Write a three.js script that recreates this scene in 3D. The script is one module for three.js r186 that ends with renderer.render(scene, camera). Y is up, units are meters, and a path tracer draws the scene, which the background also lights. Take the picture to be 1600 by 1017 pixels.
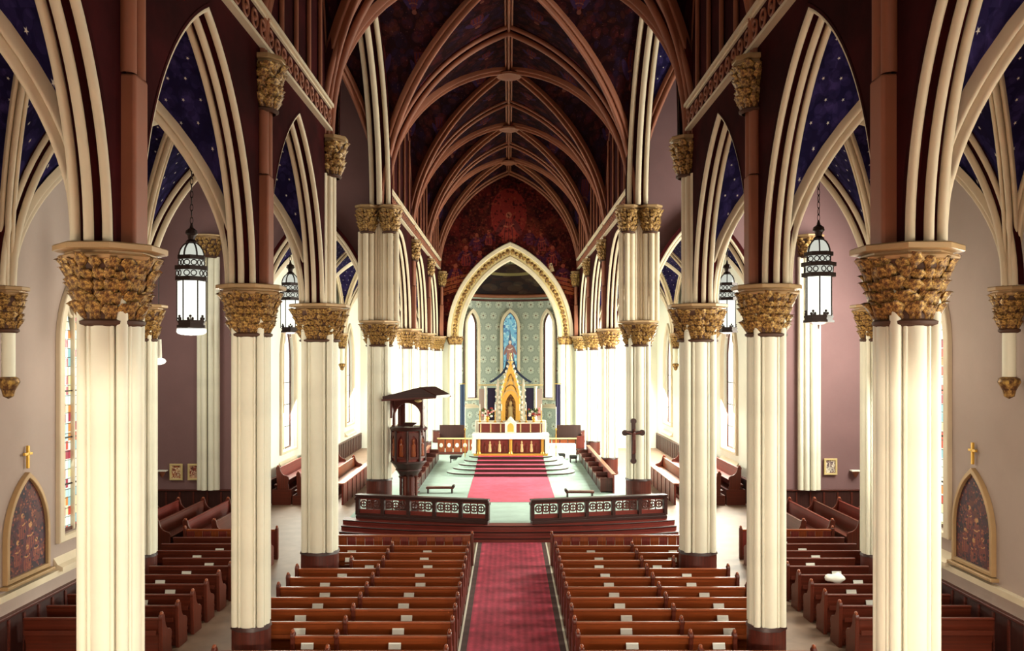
import * as THREE from 'three';
import { mergeGeometries, toCreasedNormals } from 'three/addons/utils/BufferGeometryUtils.js';
import { RoundedBoxGeometry } from 'three/addons/geometries/RoundedBoxGeometry.js';
import { RectAreaLightUniformsLib } from 'three/addons/lights/RectAreaLightUniformsLib.js';

// ---------------------------------------------------------------- camera, light, exposure
const scene = new THREE.Scene();
scene.background = new THREE.Color(0x000000);
const renderer = new THREE.WebGLRenderer();
renderer.toneMapping = THREE.LinearToneMapping;
renderer.toneMappingExposure = 1.15;
renderer.shadowMap.enabled = true;
RectAreaLightUniformsLib.init();
const EYE = 6.6, FOCAL = 1343;                       // eye height on the organ gallery, focal length in photo pixels
const camera = new THREE.PerspectiveCamera(2 * Math.atan(508.5 / FOCAL) * 180 / Math.PI, 1600 / 1017, 0.1, 200);
camera.position.set(0, EYE, 0);
camera.lookAt(0, EYE, -10);
camera.setViewOffset(1600, 1017, 5, -48.5, 1600, 1017);   // rising-front lens: verticals stay vertical
const DAY = new THREE.Color().setRGB(0.98, 1.0, 0.86);
const LAMP = new THREE.Color().setRGB(1.0, 0.92, 0.74);
const E = { navewin: [1.2, 12], transept: [4, 30], chancel: [30, 72], apse: 7, west: 0.2, lantern: 14, gallery: 120 };   // source strengths; pairs are north (pulpit) side, sunnier south side
function areaLight(x, y, z, w, h, tx, ty, tz, power, color = DAY) {
  const l = new THREE.RectAreaLight(color, power, w, h);
  l.position.set(x, y, z); l.lookAt(tx, ty, tz); scene.add(l);
  return l;
}
function lampLight(x, y, z, power, size = 4, color = LAMP) {
  const l = new THREE.PointLight(color, power, 0, 2);
  l.position.set(x, y, z); l.castShadow = true; l.shadow.radius = size; scene.add(l);
  return l;
}

// ---------------------------------------------------------------- layout in metres (d is the distance down the nave from the camera, z = -d)
const D = [5.2, 11.4, 17.6, 24, 35, 45, 53.7, 62];   // pier lines
const PX = 5.27;                                       // pier centre line from the nave axis
const CAP = 8.05, UCAP = 12.7, RISE = 7.3, AISLE_RISE = 4.5;
const WF = 5.05, WT = 0.54;                             // nave wall face and thickness
const VA = 5.2;                                        // half width of the high vault
const AX0 = 5.6, AX1 = 10.3, WALL = 10.7, TEND = 16.5; // aisle vault edges, aisle wall, transept end wall
const TW = 24.2, TE = 36.4;                            // transept west / east wall planes
const PLAT = 0.45, CX = 0.1;                           // sanctuary floor, axis of the aisle carpet

// ---------------------------------------------------------------- small tools
let seed = 7;
const rnd = () => { seed = (seed + 0x6d2b79f5) | 0; let t = Math.imul(seed ^ (seed >>> 15), 1 | seed); t = (t + Math.imul(t ^ (t >>> 7), 61 | t)) ^ t; return ((t ^ (t >>> 14)) >>> 0) / 4294967296; };
const V = (x, y, z) => new THREE.Vector3(x, y, z);
const taken = {};
const numbered = (n) => { const k = taken[n] = (taken[n] ?? -1) + 1; return k ? n + '_' + String(k).padStart(3, '0') : n; };
const ORD = ['first', 'second', 'third', 'fourth', 'fifth', 'sixth', 'seventh', 'eighth', 'ninth', 'tenth', 'eleventh', 'twelfth', 'thirteenth', 'fourteenth'];
const SIDE = (s) => (s < 0 ? 'pulpit side' : 'crucifix side');

function uvBox(g, grain) {
  const n = g.index ? g.toNonIndexed() : g;
  const p = n.attributes.position, uv = new Float32Array(p.count * 2);
  const a = V(), b = V(), c = V(), q = V();
  for (let i = 0; i < p.count; i += 3) {
    a.fromBufferAttribute(p, i); b.fromBufferAttribute(p, i + 1); c.fromBufferAttribute(p, i + 2);
    q.copy(b).sub(a).cross(c.clone().sub(a));
    const ax = Math.abs(q.x), ay = Math.abs(q.y), az = Math.abs(q.z);
    for (let k = 0; k < 3; k++) {
      const v = k === 0 ? a : k === 1 ? b : c;
      let s, t;
      if (ay >= ax && ay >= az) { s = v.x; t = v.z; if (grain === 'z') [s, t] = [t, s]; }
      else if (ax >= az) { s = v.z; t = v.y; if (grain === 'y') [s, t] = [t, s]; }
      else { s = v.x; t = v.y; if (grain === 'y') [s, t] = [t, s]; }
      uv[(i + k) * 2] = s; uv[(i + k) * 2 + 1] = t;
    }
  }
  n.setAttribute('uv', new THREE.BufferAttribute(uv, 2));
  return n;
}
const clean = (g) => { const n = g.index ? g.toNonIndexed() : g.clone(); for (const k of Object.keys(n.attributes)) if (k !== 'position' && k !== 'normal') n.deleteAttribute(k); return n; };
const join = (list) => mergeGeometries(list.map(clean));
const box = (w, h, d, x = 0, y = 0, z = 0) => new THREE.BoxGeometry(w, h, d).translate(x, y, z);
const rbox = (w, h, d, r, x = 0, y = 0, z = 0) => new RoundedBoxGeometry(w, h, d, 1, r).translate(x, y, z);
const cyl = (r0, r1, h, n, x = 0, y = 0, z = 0) => new THREE.CylinderGeometry(r1, r0, h, n).translate(x, y + h / 2, z);   // r0 bottom, r1 top, base at y
const lathe = (pts, n = 24) => toCreasedNormals(new THREE.LatheGeometry(pts.map(([r, y]) => new THREE.Vector2(r, y)), n), 0.6);
function add(name, g, m, parent, grain) {
  let geo = g;
  if (m.userData.mapped && !g.userData.uvd) { geo = uvBox(g, grain); }
  const o = new THREE.Mesh(geo, m); o.name = name; o.castShadow = true; o.receiveShadow = true;
  (parent || scene).add(o);
  return o;
}
function thing(name, label, category, x = 0, y = 0, z = 0, turn = 0, group) {
  const o = new THREE.Group(); o.name = numbered(name); o.position.set(x, y, z); o.rotation.y = turn;
  o.userData = { label, category }; if (group) o.userData.group = group;
  scene.add(o); return o;
}
function single(name, g, m, label, category, group, grain) {
  const o = add(numbered(name), g, m, scene, grain); o.userData = { label, category }; if (group) o.userData.group = group; return o;
}
function shell(name, label, category = 'structure') {
  const o = new THREE.Group(); o.name = numbered(name); o.userData = { kind: 'structure', label, category }; scene.add(o); return o;
}
function dup(root, x, y, z, turn, label, group) {
  const r = root.clone(); r.name = numbered(root.name.replace(/_\d{3}$/, '')); r.position.set(x, y, z); r.rotation.y = turn;
  r.userData = { ...root.userData, label }; if (group) r.userData.group = group;
  scene.add(r); return r;
}
// pointed-arch curve: half span s, rise r
const arcR = (s, r) => (s * s + r * r) / (2 * s);
const P = (t, s, r) => { const R = arcR(s, r), q = t * s + R - s; return Math.sqrt(Math.max(0, R * R - q * q)); };
// path along a pointed arch: centre O of its springing line, half-span vector H, rise r; s is the half span whose circle gives the shape
function archPath(O, H, r, n = 18, s = H.length(), from = -1, to = 1) {
  const R = arcR(s, r), th = Math.acos((R - s) / R), out = [], hu = H.clone().normalize(), k = H.length() / s;
  const half = (sg) => {
    const list = [];
    for (let i = 0; i <= n; i++) {
      const a = th * i / n, w = R * Math.cos(a) - (R - s), y = R * Math.sin(a);
      const tx = -R * Math.sin(a) * k, ty = R * Math.cos(a), L = Math.hypot(tx, ty);
      const p = O.clone().addScaledVector(hu, sg * w * k); p.y += y;
      const m = hu.clone().multiplyScalar(sg * -ty / L); m.y += tx / L;
      list.push({ p, n: m });
    }
    return list;
  };
  const A = half(-1), B = half(1).reverse();
  const last = A[A.length - 1], c = Math.max(0.35, Math.abs(last.n.y));
  const apex = { p: last.p, n: V(0, -1 / c, 0) };
  if (from < 0) out.push(...A.slice(0, -1));
  out.push(apex);
  if (to > 0) out.push(...B.slice(1));
  return out;
}
function sweep(path, side, prof, crease = 0.7) {
  const pos = [], uvs = [], idx = [], m = prof.length; let L = 0;
  const pl = [0]; for (let j = 1; j < m; j++) pl.push(pl[j - 1] + Math.hypot(prof[j][0] - prof[j - 1][0], prof[j][1] - prof[j - 1][1]));
  path.forEach((q, i) => {
    if (i) L += q.p.distanceTo(path[i - 1].p);
    prof.forEach(([u, v], j) => {
      pos.push(q.p.x + side.x * u + q.n.x * v, q.p.y + side.y * u + q.n.y * v, q.p.z + side.z * u + q.n.z * v); uvs.push(L, pl[j]);
      if (i && j) { const a = (i - 1) * m + j - 1, b = a + 1, c = i * m + j - 1, d = c + 1; idx.push(a, c, b, b, c, d); }
    });
  });
  const g = new THREE.BufferGeometry();
  g.setAttribute('position', new THREE.Float32BufferAttribute(pos, 3)); g.setAttribute('uv', new THREE.Float32BufferAttribute(uvs, 2)); g.setIndex(idx);
  g.computeVertexNormals();
  const o = toCreasedNormals(g, crease); o.userData.uvd = true; return o;
}
function rolls(list, w, v0, groove = 0.05, seg = 6) {
  const out = [[-w, v0], [-w, v0 + 0.06]];
  list.forEach(([u, v, r], i) => {
    if (i) { const q = list[i - 1]; out.push([(q[0] + q[2] + u - r) / 2, Math.min(q[1], v) - groove]); }
    for (let k = 0; k <= seg; k++) { const a = Math.PI * (1 - k / seg); out.push([u + r * Math.cos(a), v + r * Math.sin(a)]); }
  });
  out.push([w, v0 + 0.06], [w, v0]);
  return out;
}
const scaleProf = (p, k) => p.map(([u, v]) => [u * k, v * k]);
// an arch order: cream rolls standing out of deep hollows in the maroon of the wall
const roll = (u, v, r, n = 10) => Array.from({ length: n + 1 }, (_, i) => { const a = -0.25 * Math.PI + (1 - i / n) * 1.5 * Math.PI; return [u + r * Math.cos(a), v + r * Math.sin(a)]; });
const ORDERS = {
  arcade: { rolls: [[-0.33, 0.03, 0.1], [0, 0.15, 0.1], [0.33, 0.03, 0.1]], hollow: [[-0.45, -0.1], [-0.44, 0.0], [-0.3, -0.05], [-0.12, 0.02], [0, 0.1], [0.12, 0.02], [0.3, -0.05], [0.44, 0.0], [0.45, -0.1]] },
  trans: { rolls: [[-0.22, 0.05, 0.065], [0, 0.16, 0.075], [0.22, 0.05, 0.065]], hollow: [[-0.31, -0.1], [-0.3, 0.02], [-0.2, 0.0], [-0.09, 0.04], [0, 0.12], [0.09, 0.04], [0.2, 0.0], [0.3, 0.02], [0.31, -0.1]] },
};
function archOrder(o, name, path, side, key, k, mat) {
  const q = ORDERS[key], a = add(name, sweep(path, side, scaleProf(q.hollow, k)), MAT.maroon, o);
  for (const [u, v, r] of q.rolls) add('roll_moulding', sweep(path, side, roll(u * k, v * k, r * k), 1.2), mat, a);
}
const RIB = rolls([[-0.11, 0.05, 0.04], [0, 0.15, 0.05], [0.11, 0.05, 0.04]], 0.16, -0.1, 0.07);
const UP = V(0, 1, 0);
// flat shape helpers
const pts2 = (list) => list.map(([x, y]) => new THREE.Vector2(x, y));
const poly = (list, holes = []) => { const s = new THREE.Shape(pts2(list)); for (const h of holes) s.holes.push(new THREE.Path(pts2(h))); return s; };
const extr = (shape, depth, bevel = 0) => new THREE.ExtrudeGeometry(shape, { depth, bevelEnabled: bevel > 0, bevelSize: bevel, bevelThickness: bevel, bevelSegments: 1, steps: 1, curveSegments: 8 });
function lancet(cx, w, y0, ys, r, n = 10) {           // outline of a lancet opening, anticlockwise from its foot
  const out = [[cx + w, y0]];
  const R = arcR(w, r), th = Math.acos((R - w) / R);
  for (let i = 0; i <= n; i++) { const a = th * i / n; out.push([cx + R * Math.cos(a) - (R - w), ys + R * Math.sin(a)]); }
  for (let i = n - 1; i >= 0; i--) { const a = th * i / n; out.push([cx - (R * Math.cos(a) - (R - w)), ys + R * Math.sin(a)]); }
  out.push([cx - w, y0]);
  return out;
}

// ---------------------------------------------------------------- textures and materials
function noiseTile(n, cells, sd) {                     // tileable value noise 0..1
  let q = sd; const r = () => { q = (q * 1664525 + 1013904223) >>> 0; return q / 4294967296; };
  const g = Array.from({ length: cells * cells }, r), out = new Float32Array(n * n), f = (t) => t * t * (3 - 2 * t);
  for (let y = 0; y < n; y++) for (let x = 0; x < n; x++) {
    const u = x / n * cells, v = y / n * cells, i = Math.floor(u), j = Math.floor(v), a = f(u - i), b = f(v - j), i1 = (i + 1) % cells, j1 = (j + 1) % cells;
    out[y * n + x] = (g[j * cells + i] * (1 - a) + g[j * cells + i1] * a) * (1 - b) + (g[j1 * cells + i] * (1 - a) + g[j1 * cells + i1] * a) * b;
  }
  return out;
}
function fbm(n, sd, cells = [4, 8, 16, 32, 64]) {
  const out = new Float32Array(n * n); let w = 0.5, t = 0;
  cells.forEach((c, i) => { const a = noiseTile(n, c, sd + i * 77); for (let k = 0; k < out.length; k++) out[k] += a[k] * w; t += w; w *= 0.6; });
  return out.map((v) => v / t);
}
const clamp = (v) => Math.max(0, Math.min(255, v));
function tex(n, fn, size, srgb = true) {
  const d = new Uint8Array(n * n * 4);
  for (let y = 0; y < n; y++) for (let x = 0; x < n; x++) { const c = fn(x, y, y * n + x), k = (y * n + x) * 4; d[k] = clamp(c[0]); d[k + 1] = clamp(c[1]); d[k + 2] = clamp(c[2]); d[k + 3] = 255; }
  const t = new THREE.DataTexture(d, n, n); t.magFilter = THREE.LinearFilter; t.minFilter = THREE.LinearMipmapLinearFilter; t.generateMipmaps = true;
  t.wrapS = t.wrapT = THREE.RepeatWrapping; if (srgb) t.colorSpace = THREE.SRGBColorSpace; t.repeat.set(1 / size, 1 / size); t.needsUpdate = true;
  return t;
}
const N1 = fbm(256, 11), N2 = fbm(256, 222, [6, 14, 40, 90]), N3 = fbm(256, 3333, [3, 5, 9]);
const fineBump = tex(256, (x, y, k) => { const v = 255 * N2[k]; return [v, v, v]; }, 0.8, false);
const mottled = (r, g, b, amp, size = 3) => tex(256, (x, y, k) => { const v = 1 + amp * (N1[k] - 0.5) * 2 + amp * 0.5 * (N3[k] - 0.5); return [r * v, g * v, b * v]; }, size);
function std(o, map) { const m = new THREE.MeshStandardMaterial(o); if (map) { m.map = map; m.userData.mapped = true; } if (o.bumpMap) m.userData.mapped = true; return m; }
function matte(o, map) { const m = new THREE.MeshPhysicalMaterial({ specularIntensity: 0.12, ...o }); if (map) { m.map = map; m.userData.mapped = true; } return m; }   // distemper paint without gloss
const woodTex = (r, g, b, amp) => tex(256, (x, y, k) => {
  const s = N1[((y * 5) % 256) * 256 + (x >> 3)] * 0.65 + N2[((y * 11) % 256) * 256 + (x >> 4)] * 0.35, v = 1 + amp * (s - 0.5) * 2;
  return [r * v, g * v, b * v * (0.9 + 0.1 * s)];
}, 0.9);
const MAT = {
  stone: std({ roughness: 0.62, bumpMap: fineBump, bumpScale: 0.002 }, mottled(232, 226, 205, 0.05)),
  rib: std({ roughness: 0.6 }, mottled(142, 82, 56, 0.1)),  // browner than the arches: dim light of the high vault put into the colour
  arch: std({ roughness: 0.6 }, mottled(214, 196, 168, 0.06)),
  plaster: std({ roughness: 0.9, bumpMap: fineBump, bumpScale: 0.002 }, mottled(168, 148, 138, 0.04, 5)),
  mauve: std({ roughness: 0.9, bumpMap: fineBump, bumpScale: 0.002 }, mottled(124, 92, 92, 0.05, 5)),
  plasterPale: std({ roughness: 0.9 }, mottled(228, 226, 212, 0.03, 5)),
  maroon: matte({ roughness: 1 }, tex(256, (x, y, k) => { const v = 0.6 + N1[k] * 0.9; return [50 * v, 15 * v, 16 * v]; }, 4)),
  bell: std({ roughness: 0.7, color: 0x4a2a18 }),
  gilt: std({ roughness: 0.5, metalness: 0.25 }, tex(256, (x, y, k) => { const q = N2[k] * 2.6 - 0.8, v = Math.max(0, Math.min(1, q)); return [82 + 118 * v, 48 + 112 * v, 24 + 60 * v]; }, 0.45)),
  abacus: std({ roughness: 0.45, metalness: 0.15 }, mottled(176, 142, 100, 0.12)),
  walnut: std({ roughness: 0.42, bumpMap: fineBump, bumpScale: 0.001 }, woodTex(88, 34, 24, 0.4)),
  darkwood: std({ roughness: 0.45 }, woodTex(56, 22, 18, 0.4)),
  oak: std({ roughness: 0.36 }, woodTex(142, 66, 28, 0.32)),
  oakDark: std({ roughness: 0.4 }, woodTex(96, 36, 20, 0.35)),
  redwood: std({ roughness: 0.5 }, woodTex(120, 38, 28, 0.35)),
  floorNave: std({ roughness: 0.55 }, mottled(140, 112, 92, 0.12, 2)),
  teal: std({ roughness: 0.95 }, mottled(168, 190, 178, 0.08, 2)),
  crimson: std({ roughness: 0.95 }, tex(256, (x, y, k) => { const w = 0.94 + 0.06 * Math.sin(x / 256 * Math.PI * 2 * 12), v = w * (0.72 + 0.56 * N2[k]); return [184 * v, 64 * v, 84 * v]; }, 2)),
  rose: std({ roughness: 0.95 }, tex(256, (x, y, k) => { const v = 0.82 + 0.36 * N2[k]; return [204 * v, 74 * v, 100 * v]; }, 2)),
  carpetEdge: std({ roughness: 0.95 }, mottled(92, 66, 62, 0.2, 1)),
  marble: std({ roughness: 0.35 }, mottled(236, 232, 220, 0.05, 2)),
  cloth: std({ roughness: 0.9, color: 0xf4f2ea }),
  paper: std({ roughness: 0.85, color: 0xf3efe4 }),
  gold: std({ roughness: 0.32, metalness: 0.55, color: 0xd8a94a }),
  goldPale: std({ roughness: 0.45, metalness: 0.25, color: 0xdcc48a }),
  ivory: std({ roughness: 0.5, color: 0xf1ead6 }),
  iron: std({ roughness: 0.5, metalness: 0.4, color: 0x2a1712 }),
  black: std({ roughness: 0.5, color: 0x17110f }),
  violet: std({ roughness: 0.9, color: 0x2b2340 }),
  navy: std({ roughness: 0.7, color: 0x263652 }),
  green: std({ roughness: 0.8, color: 0x4a5c28 }),
  pinkBloom: std({ roughness: 0.8, color: 0xdf9a94 }),
  whiteBloom: std({ roughness: 0.8, color: 0xf2ecdc }),
  redBloom: std({ roughness: 0.8, color: 0x9c2a26 }),
};
for (const [k, w] of [['oak', 'x'], ['oakDark', 'x']]) MAT[k].userData.grain = w;
function canvasTex(w, h, draw) {
  const c = document.createElement('canvas'); c.width = w; c.height = h; draw(c.getContext('2d'), w, h);
  const t = new THREE.CanvasTexture(c); t.colorSpace = THREE.SRGBColorSpace; t.anisotropy = 4; return t;
}
// painted vault webs: maroon ground with dim painted figures and blue fields; aisle webs: deep blue with gold stars
function paintFigure(g, x, y, s, c1, c2, c3) {         // a robed figure with outspread mantle, very loosely brushed
  g.fillStyle = c1; g.beginPath(); g.moveTo(x - s * 0.1, y - s * 0.5); g.quadraticCurveTo(x - s * 0.5, y + s * 0.1, x - s * 0.35, y + s * 0.9); g.lineTo(x + s * 0.35, y + s * 0.9); g.quadraticCurveTo(x + s * 0.5, y + s * 0.1, x + s * 0.1, y - s * 0.5); g.fill();
  g.fillStyle = c2; g.beginPath(); g.ellipse(x - s * 0.45, y + s * 0.05, s * 0.16, s * 0.5, 0.5, 0, 7); g.fill(); g.beginPath(); g.ellipse(x + s * 0.45, y + s * 0.05, s * 0.16, s * 0.5, -0.5, 0, 7); g.fill();
  g.fillStyle = c3; g.beginPath(); g.arc(x, y - s * 0.62, s * 0.17, 0, 7); g.fill();
  g.strokeStyle = c2; g.lineWidth = s * 0.06; for (const q of [-0.18, 0, 0.16]) { g.beginPath(); g.moveTo(x + q * s * 0.5, y - s * 0.25); g.quadraticCurveTo(x + q * s * 1.6, y + s * 0.3, x + q * s * 1.2, y + s * 0.85); g.stroke(); }
  g.strokeStyle = c3; g.lineWidth = s * 0.09; g.beginPath(); g.moveTo(x - s * 0.3, y - s * 0.05); g.quadraticCurveTo(x, y + s * 0.12, x + s * 0.28, y - s * 0.12); g.stroke();
}
function speckle(g, w, h, n, colors, lo, hi) { for (let i = 0; i < n; i++) { g.fillStyle = colors[Math.floor(rnd() * colors.length)]; const r = lo + rnd() * (hi - lo); g.beginPath(); g.ellipse(rnd() * w, rnd() * h, r, r * (0.4 + rnd()), rnd() * 3, 0, 7); g.fill(); } }
const vaultPaint = canvasTex(1024, 1024, (g, w, h) => {
  g.fillStyle = '#1d090b'; g.fillRect(0, 0, w, h);
  speckle(g, w, h, 900, ['rgba(70,22,24,.35)', 'rgba(24,10,14,.4)', 'rgba(34,22,50,.35)', 'rgba(90,40,28,.25)'], 6, 40);
  for (let i = 0; i < 9; i++) paintFigure(g, 90 + (i % 3) * 340 + rnd() * 120, 150 + Math.floor(i / 3) * 330 + rnd() * 60, 70 + rnd() * 40, '#4a1c1c', '#2e1c36', '#5e342c');
  speckle(g, w, h, 2600, ['rgba(140,90,70,.3)', 'rgba(20,8,10,.5)', 'rgba(60,40,80,.3)'], 1, 4);
});
vaultPaint.wrapS = vaultPaint.wrapT = THREE.RepeatWrapping; vaultPaint.repeat.set(1 / 6, 1 / 6);
const starPaint = canvasTex(512, 512, (g, w, h) => {
  g.fillStyle = '#1b1638'; g.fillRect(0, 0, w, h);
  speckle(g, w, h, 700, ['rgba(60,52,100,.3)', 'rgba(26,20,48,.35)'], 4, 26);
  for (let j = 0; j < 8; j++) for (let i = 0; i < 8; i++) {
    const x = i * 64 + (j % 2 ? 32 : 0) + 16, y = j * 64 + 32; g.fillStyle = '#d9d2c4'; g.beginPath();
    for (let k = 0; k < 10; k++) { const r = k % 2 ? 2.4 : 6.5, a = k * Math.PI / 5; g.lineTo(x + r * Math.sin(a), y - r * Math.cos(a)); } g.fill();
  }
});
starPaint.wrapS = starPaint.wrapT = THREE.RepeatWrapping; starPaint.repeat.set(1 / 2.6, 1 / 2.6);
MAT.vault = matte({ roughness: 1, side: THREE.DoubleSide }, vaultPaint);
MAT.stars = matte({ roughness: 1, side: THREE.DoubleSide }, starPaint);
const damask = canvasTex(512, 512, (g, w, h) => {
  g.fillStyle = '#a3aba0'; g.fillRect(0, 0, w, h);
  for (let j = 0; j < 2; j++) for (let i = 0; i < 2; i++) {
    const x = i * 256 + (j ? 0 : 128), y = j * 256 + 128;
    for (const xx of [x, x - 512, x + 512]) {
      g.fillStyle = '#c4c9bb'; for (let k = 0; k < 8; k++) { const a = k * Math.PI / 4; g.beginPath(); g.ellipse(xx + 52 * Math.cos(a), y + 52 * Math.sin(a), 34, 17, a, 0, 7); g.fill(); }
      g.fillStyle = '#7c6a58'; g.beginPath(); g.arc(xx, y, 20, 0, 7); g.fill();
      g.strokeStyle = '#8d928a'; g.lineWidth = 8; g.beginPath(); g.arc(xx, y, 104, 0, 7); g.stroke();
    }
  }
});
damask.wrapS = damask.wrapT = THREE.RepeatWrapping; damask.repeat.set(1 / 1.7, 1 / 1.7);
MAT.damask = std({ roughness: 0.85, side: THREE.DoubleSide }, damask);

// ================================================================ THE BUILDING
const ROT = (s) => (s < 0 ? Math.PI / 2 : -Math.PI / 2);     // local +z turned towards the nave
const LX = (s, d) => -s * d;                                  // distance down the nave in those local coordinates
function sideWall(o, name, s, X, outline, holes, depth, mat) { // outline and holes in (distance, height); slab grows away from the nave
  const g = extr(poly(outline.map(([d, y]) => [LX(s, d), y]), holes.map((h) => h.map(([d, y]) => [LX(s, d), y]))), depth).translate(0, 0, -depth);
  g.rotateY(ROT(s)).translate(s * X, 0, 0);
  return add(name, g, mat, o);
}
function faceWall(o, name, d, outline, holes, depth, mat) { return add(name, extr(poly(outline, holes), depth).translate(0, 0, -d - depth), mat, o); }
const rect = (a, b, y0, y1) => [[a, y0], [b, y0], [b, y1], [a, y1]];

// floor, sanctuary platform, chancel steps
const floor = shell('floor', 'tan stone floor of the nave and aisles', 'floor');
add('paving', box(2 * TEND + 1, 0.3, 74, 0, -0.15, -33), MAT.floorNave, floor);
const edgeD = (x, k) => 31.2 + 1.1 * (x / 6) ** 2 - k * 0.36;  // bowed front edge of the k-th step below the platform
function bowed(k, d1, half) { const o = []; for (let i = 0; i <= 24; i++) { const x = -half + 2 * half * i / 24; o.push([x, -edgeD(x, k)]); } o.push([half, -d1], [-half, -d1]); return o; }
const platform = shell('floor_sanctuary', 'pale green carpeted sanctuary floor behind the communion rail', 'floor');
const flatSlab = (outline, y0, y1) => extr(poly(outline.map(([x, z]) => [x, -z])), y1 - y0).rotateX(-Math.PI / 2).translate(0, y0, 0);
add('green_carpet', flatSlab(bowed(0, 72, 6.1), 0, PLAT), MAT.teal, platform);
const chancelSteps = shell('trim_1', 'bowed dark red wooden steps in front of the communion rail', 'steps');
for (let k = 0; k < 3; k++) {
  const o = []; for (let i = 0; i <= 24; i++) { const x = -6.25 + 12.5 * i / 24; o.push([x, -edgeD(x, k)]); }
  const band = [...o.map(([x, z]) => [x, z + (k ? 0 : 0.02)]), ...o.slice().reverse().map(([x, z]) => [x, z - 0.55])];
  add('step', flatSlab(band, 0, PLAT - 0.15 * k + (k ? 0 : 0.004)), MAT.redwood, chancelSteps);
  const nose = o.map(([x, z]) => ({ p: V(x, PLAT - 0.15 * k, z), n: UP }));
  add('nosing', sweep(nose, V(0, 0, 1), [[-0.02, 0.006], [0.03, 0.006], [0.045, -0.01], [0.03, -0.035], [0, -0.035]]), MAT.darkwood, chancelSteps);
}

// nave and chancel arcade walls
const bays = [[-1, 5.2], [5.2, 11.4], [11.4, 17.6], [17.6, 24], [35, 45], [45, 53.7], [53.7, 62]];
for (const s of [-1, 1]) {
  const side = s < 0 ? 'left' : 'right';
  const w = shell('wall_nave_' + side, 'dark painted nave wall over the pointed arcade, ' + SIDE(s), 'wall');
  for (const [a, b] of bays) {
    const c = (a + b) / 2, h = (b - a) / 2 - 0.42, r = 4.45;
    const o = lancet(c, h, CAP, CAP, r, 14).reverse();
    sideWall(w, 'spandrel_wall', s, WF, [[a, CAP], ...o, [b, CAP], [b, 20.4], [a, 20.4]], [], WT, MAT.maroon);
    archOrder(w, 'arch_moulding', archPath(V(s * (WF + WT / 2), CAP, -c), V(0, 0, h), r, 20), V(1, 0, 0), 'arcade', 0.62, MAT.arch);
    // carved frieze under the clerestory
    const fx = s * WF;
    add('frieze', join([box(0.1, 0.62, b - a, fx - s * 0.03, 13.22, -c)]), MAT.maroon, w);
    add('string_course', join([box(0.22, 0.09, b - a - 0.02, fx - s * 0.08, 13.56, -c), box(0.16, 0.07, b - a - 0.02, fx - s * 0.05, 13.5, -c)]), MAT.arch, w);
    add('string_course', join([box(0.18, 0.07, b - a - 0.02, fx - s * 0.06, 12.9, -c)]), MAT.arch, w);
    const orn = []; const n = Math.round((b - a) / 0.55);
    for (let i = 0; i < n; i++) { const z = -(a + (i + 0.5) * (b - a) / n); orn.push(new THREE.TorusGeometry(0.17, 0.035, 4, 12).rotateY(Math.PI / 2).translate(fx - s * 0.09, 13.2, z), new THREE.SphereGeometry(0.06, 6, 4).translate(fx - s * 0.09, 13.2, z)); }
    add('frieze_ornament', join(orn), MAT.rib, w);
    for (let i = 0; i < 4; i++) {                       // clerestory colonnettes and blind lancets
      const z = -(a + (b - a) * (0.2 + i * 0.2)), top = UCAP + P(Math.abs(-z - c) / ((b - a) / 2), VA, RISE) - 0.6;
      if (top > 14.2) add('colonnette', join([cyl(0.06, 0.06, top - 13.6, 8, fx - s * 0.06, 13.6, z), cyl(0.1, 0.06, 0.12, 8, fx - s * 0.06, 13.6, z)]), MAT.rib, w);
    }
  }
}

// vaults: webs and ribs
function groin(x0, x1, d0, d1, ys, s, r, n = 12) {
  const cx = (x0 + x1) / 2, a = (x1 - x0) / 2, cd = (d0 + d1) / 2, b = (d1 - d0) / 2, T = [];
  for (let i = -n; i <= n; i++) { const t = i / n; T.push(Math.sign(t) * (1 - (1 - Math.abs(t)) ** 1.8)); }
  const pos = [], uv = [], idx = [], m = T.length;
  for (const tz of T) for (const tx of T) { pos.push(cx + a * tx, ys + P(Math.min(Math.abs(tx), Math.abs(tz)), s, r), -(cd + b * tz)); uv.push(cx + a * tx, cd + b * tz); }
  for (let j = 0; j < m - 1; j++) for (let i = 0; i < m - 1; i++) {
    const p = j * m + i, q = p + 1, u = p + m, v = u + 1;
    if ((i < n) === (j < n)) idx.push(p, q, v, p, v, u); else idx.push(p, q, u, q, v, u);
  }
  const g = new THREE.BufferGeometry(); g.setAttribute('position', new THREE.Float32BufferAttribute(pos, 3)); g.setAttribute('uv', new THREE.Float32BufferAttribute(uv, 2)); g.setIndex(idx); g.computeVertexNormals();
  const o = toCreasedNormals(g, 0.5); o.userData.uvd = true; return o;
}
const unit = (v) => v.clone().normalize();
const sideOf = (H) => unit(V(H.z, 0, -H.x));
function boss(o, x, y, z, r) { add('boss', lathe([[0.01, -0.3 * r], [r * 0.5, -0.28 * r], [r * 0.75, -0.12 * r], [r, -0.1 * r], [r * 1.05, 0.05 * r], [r * 0.7, 0.2 * r], [r * 0.3, 0.5 * r]], 12).translate(x, y, z), MAT.rib, o); }
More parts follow.
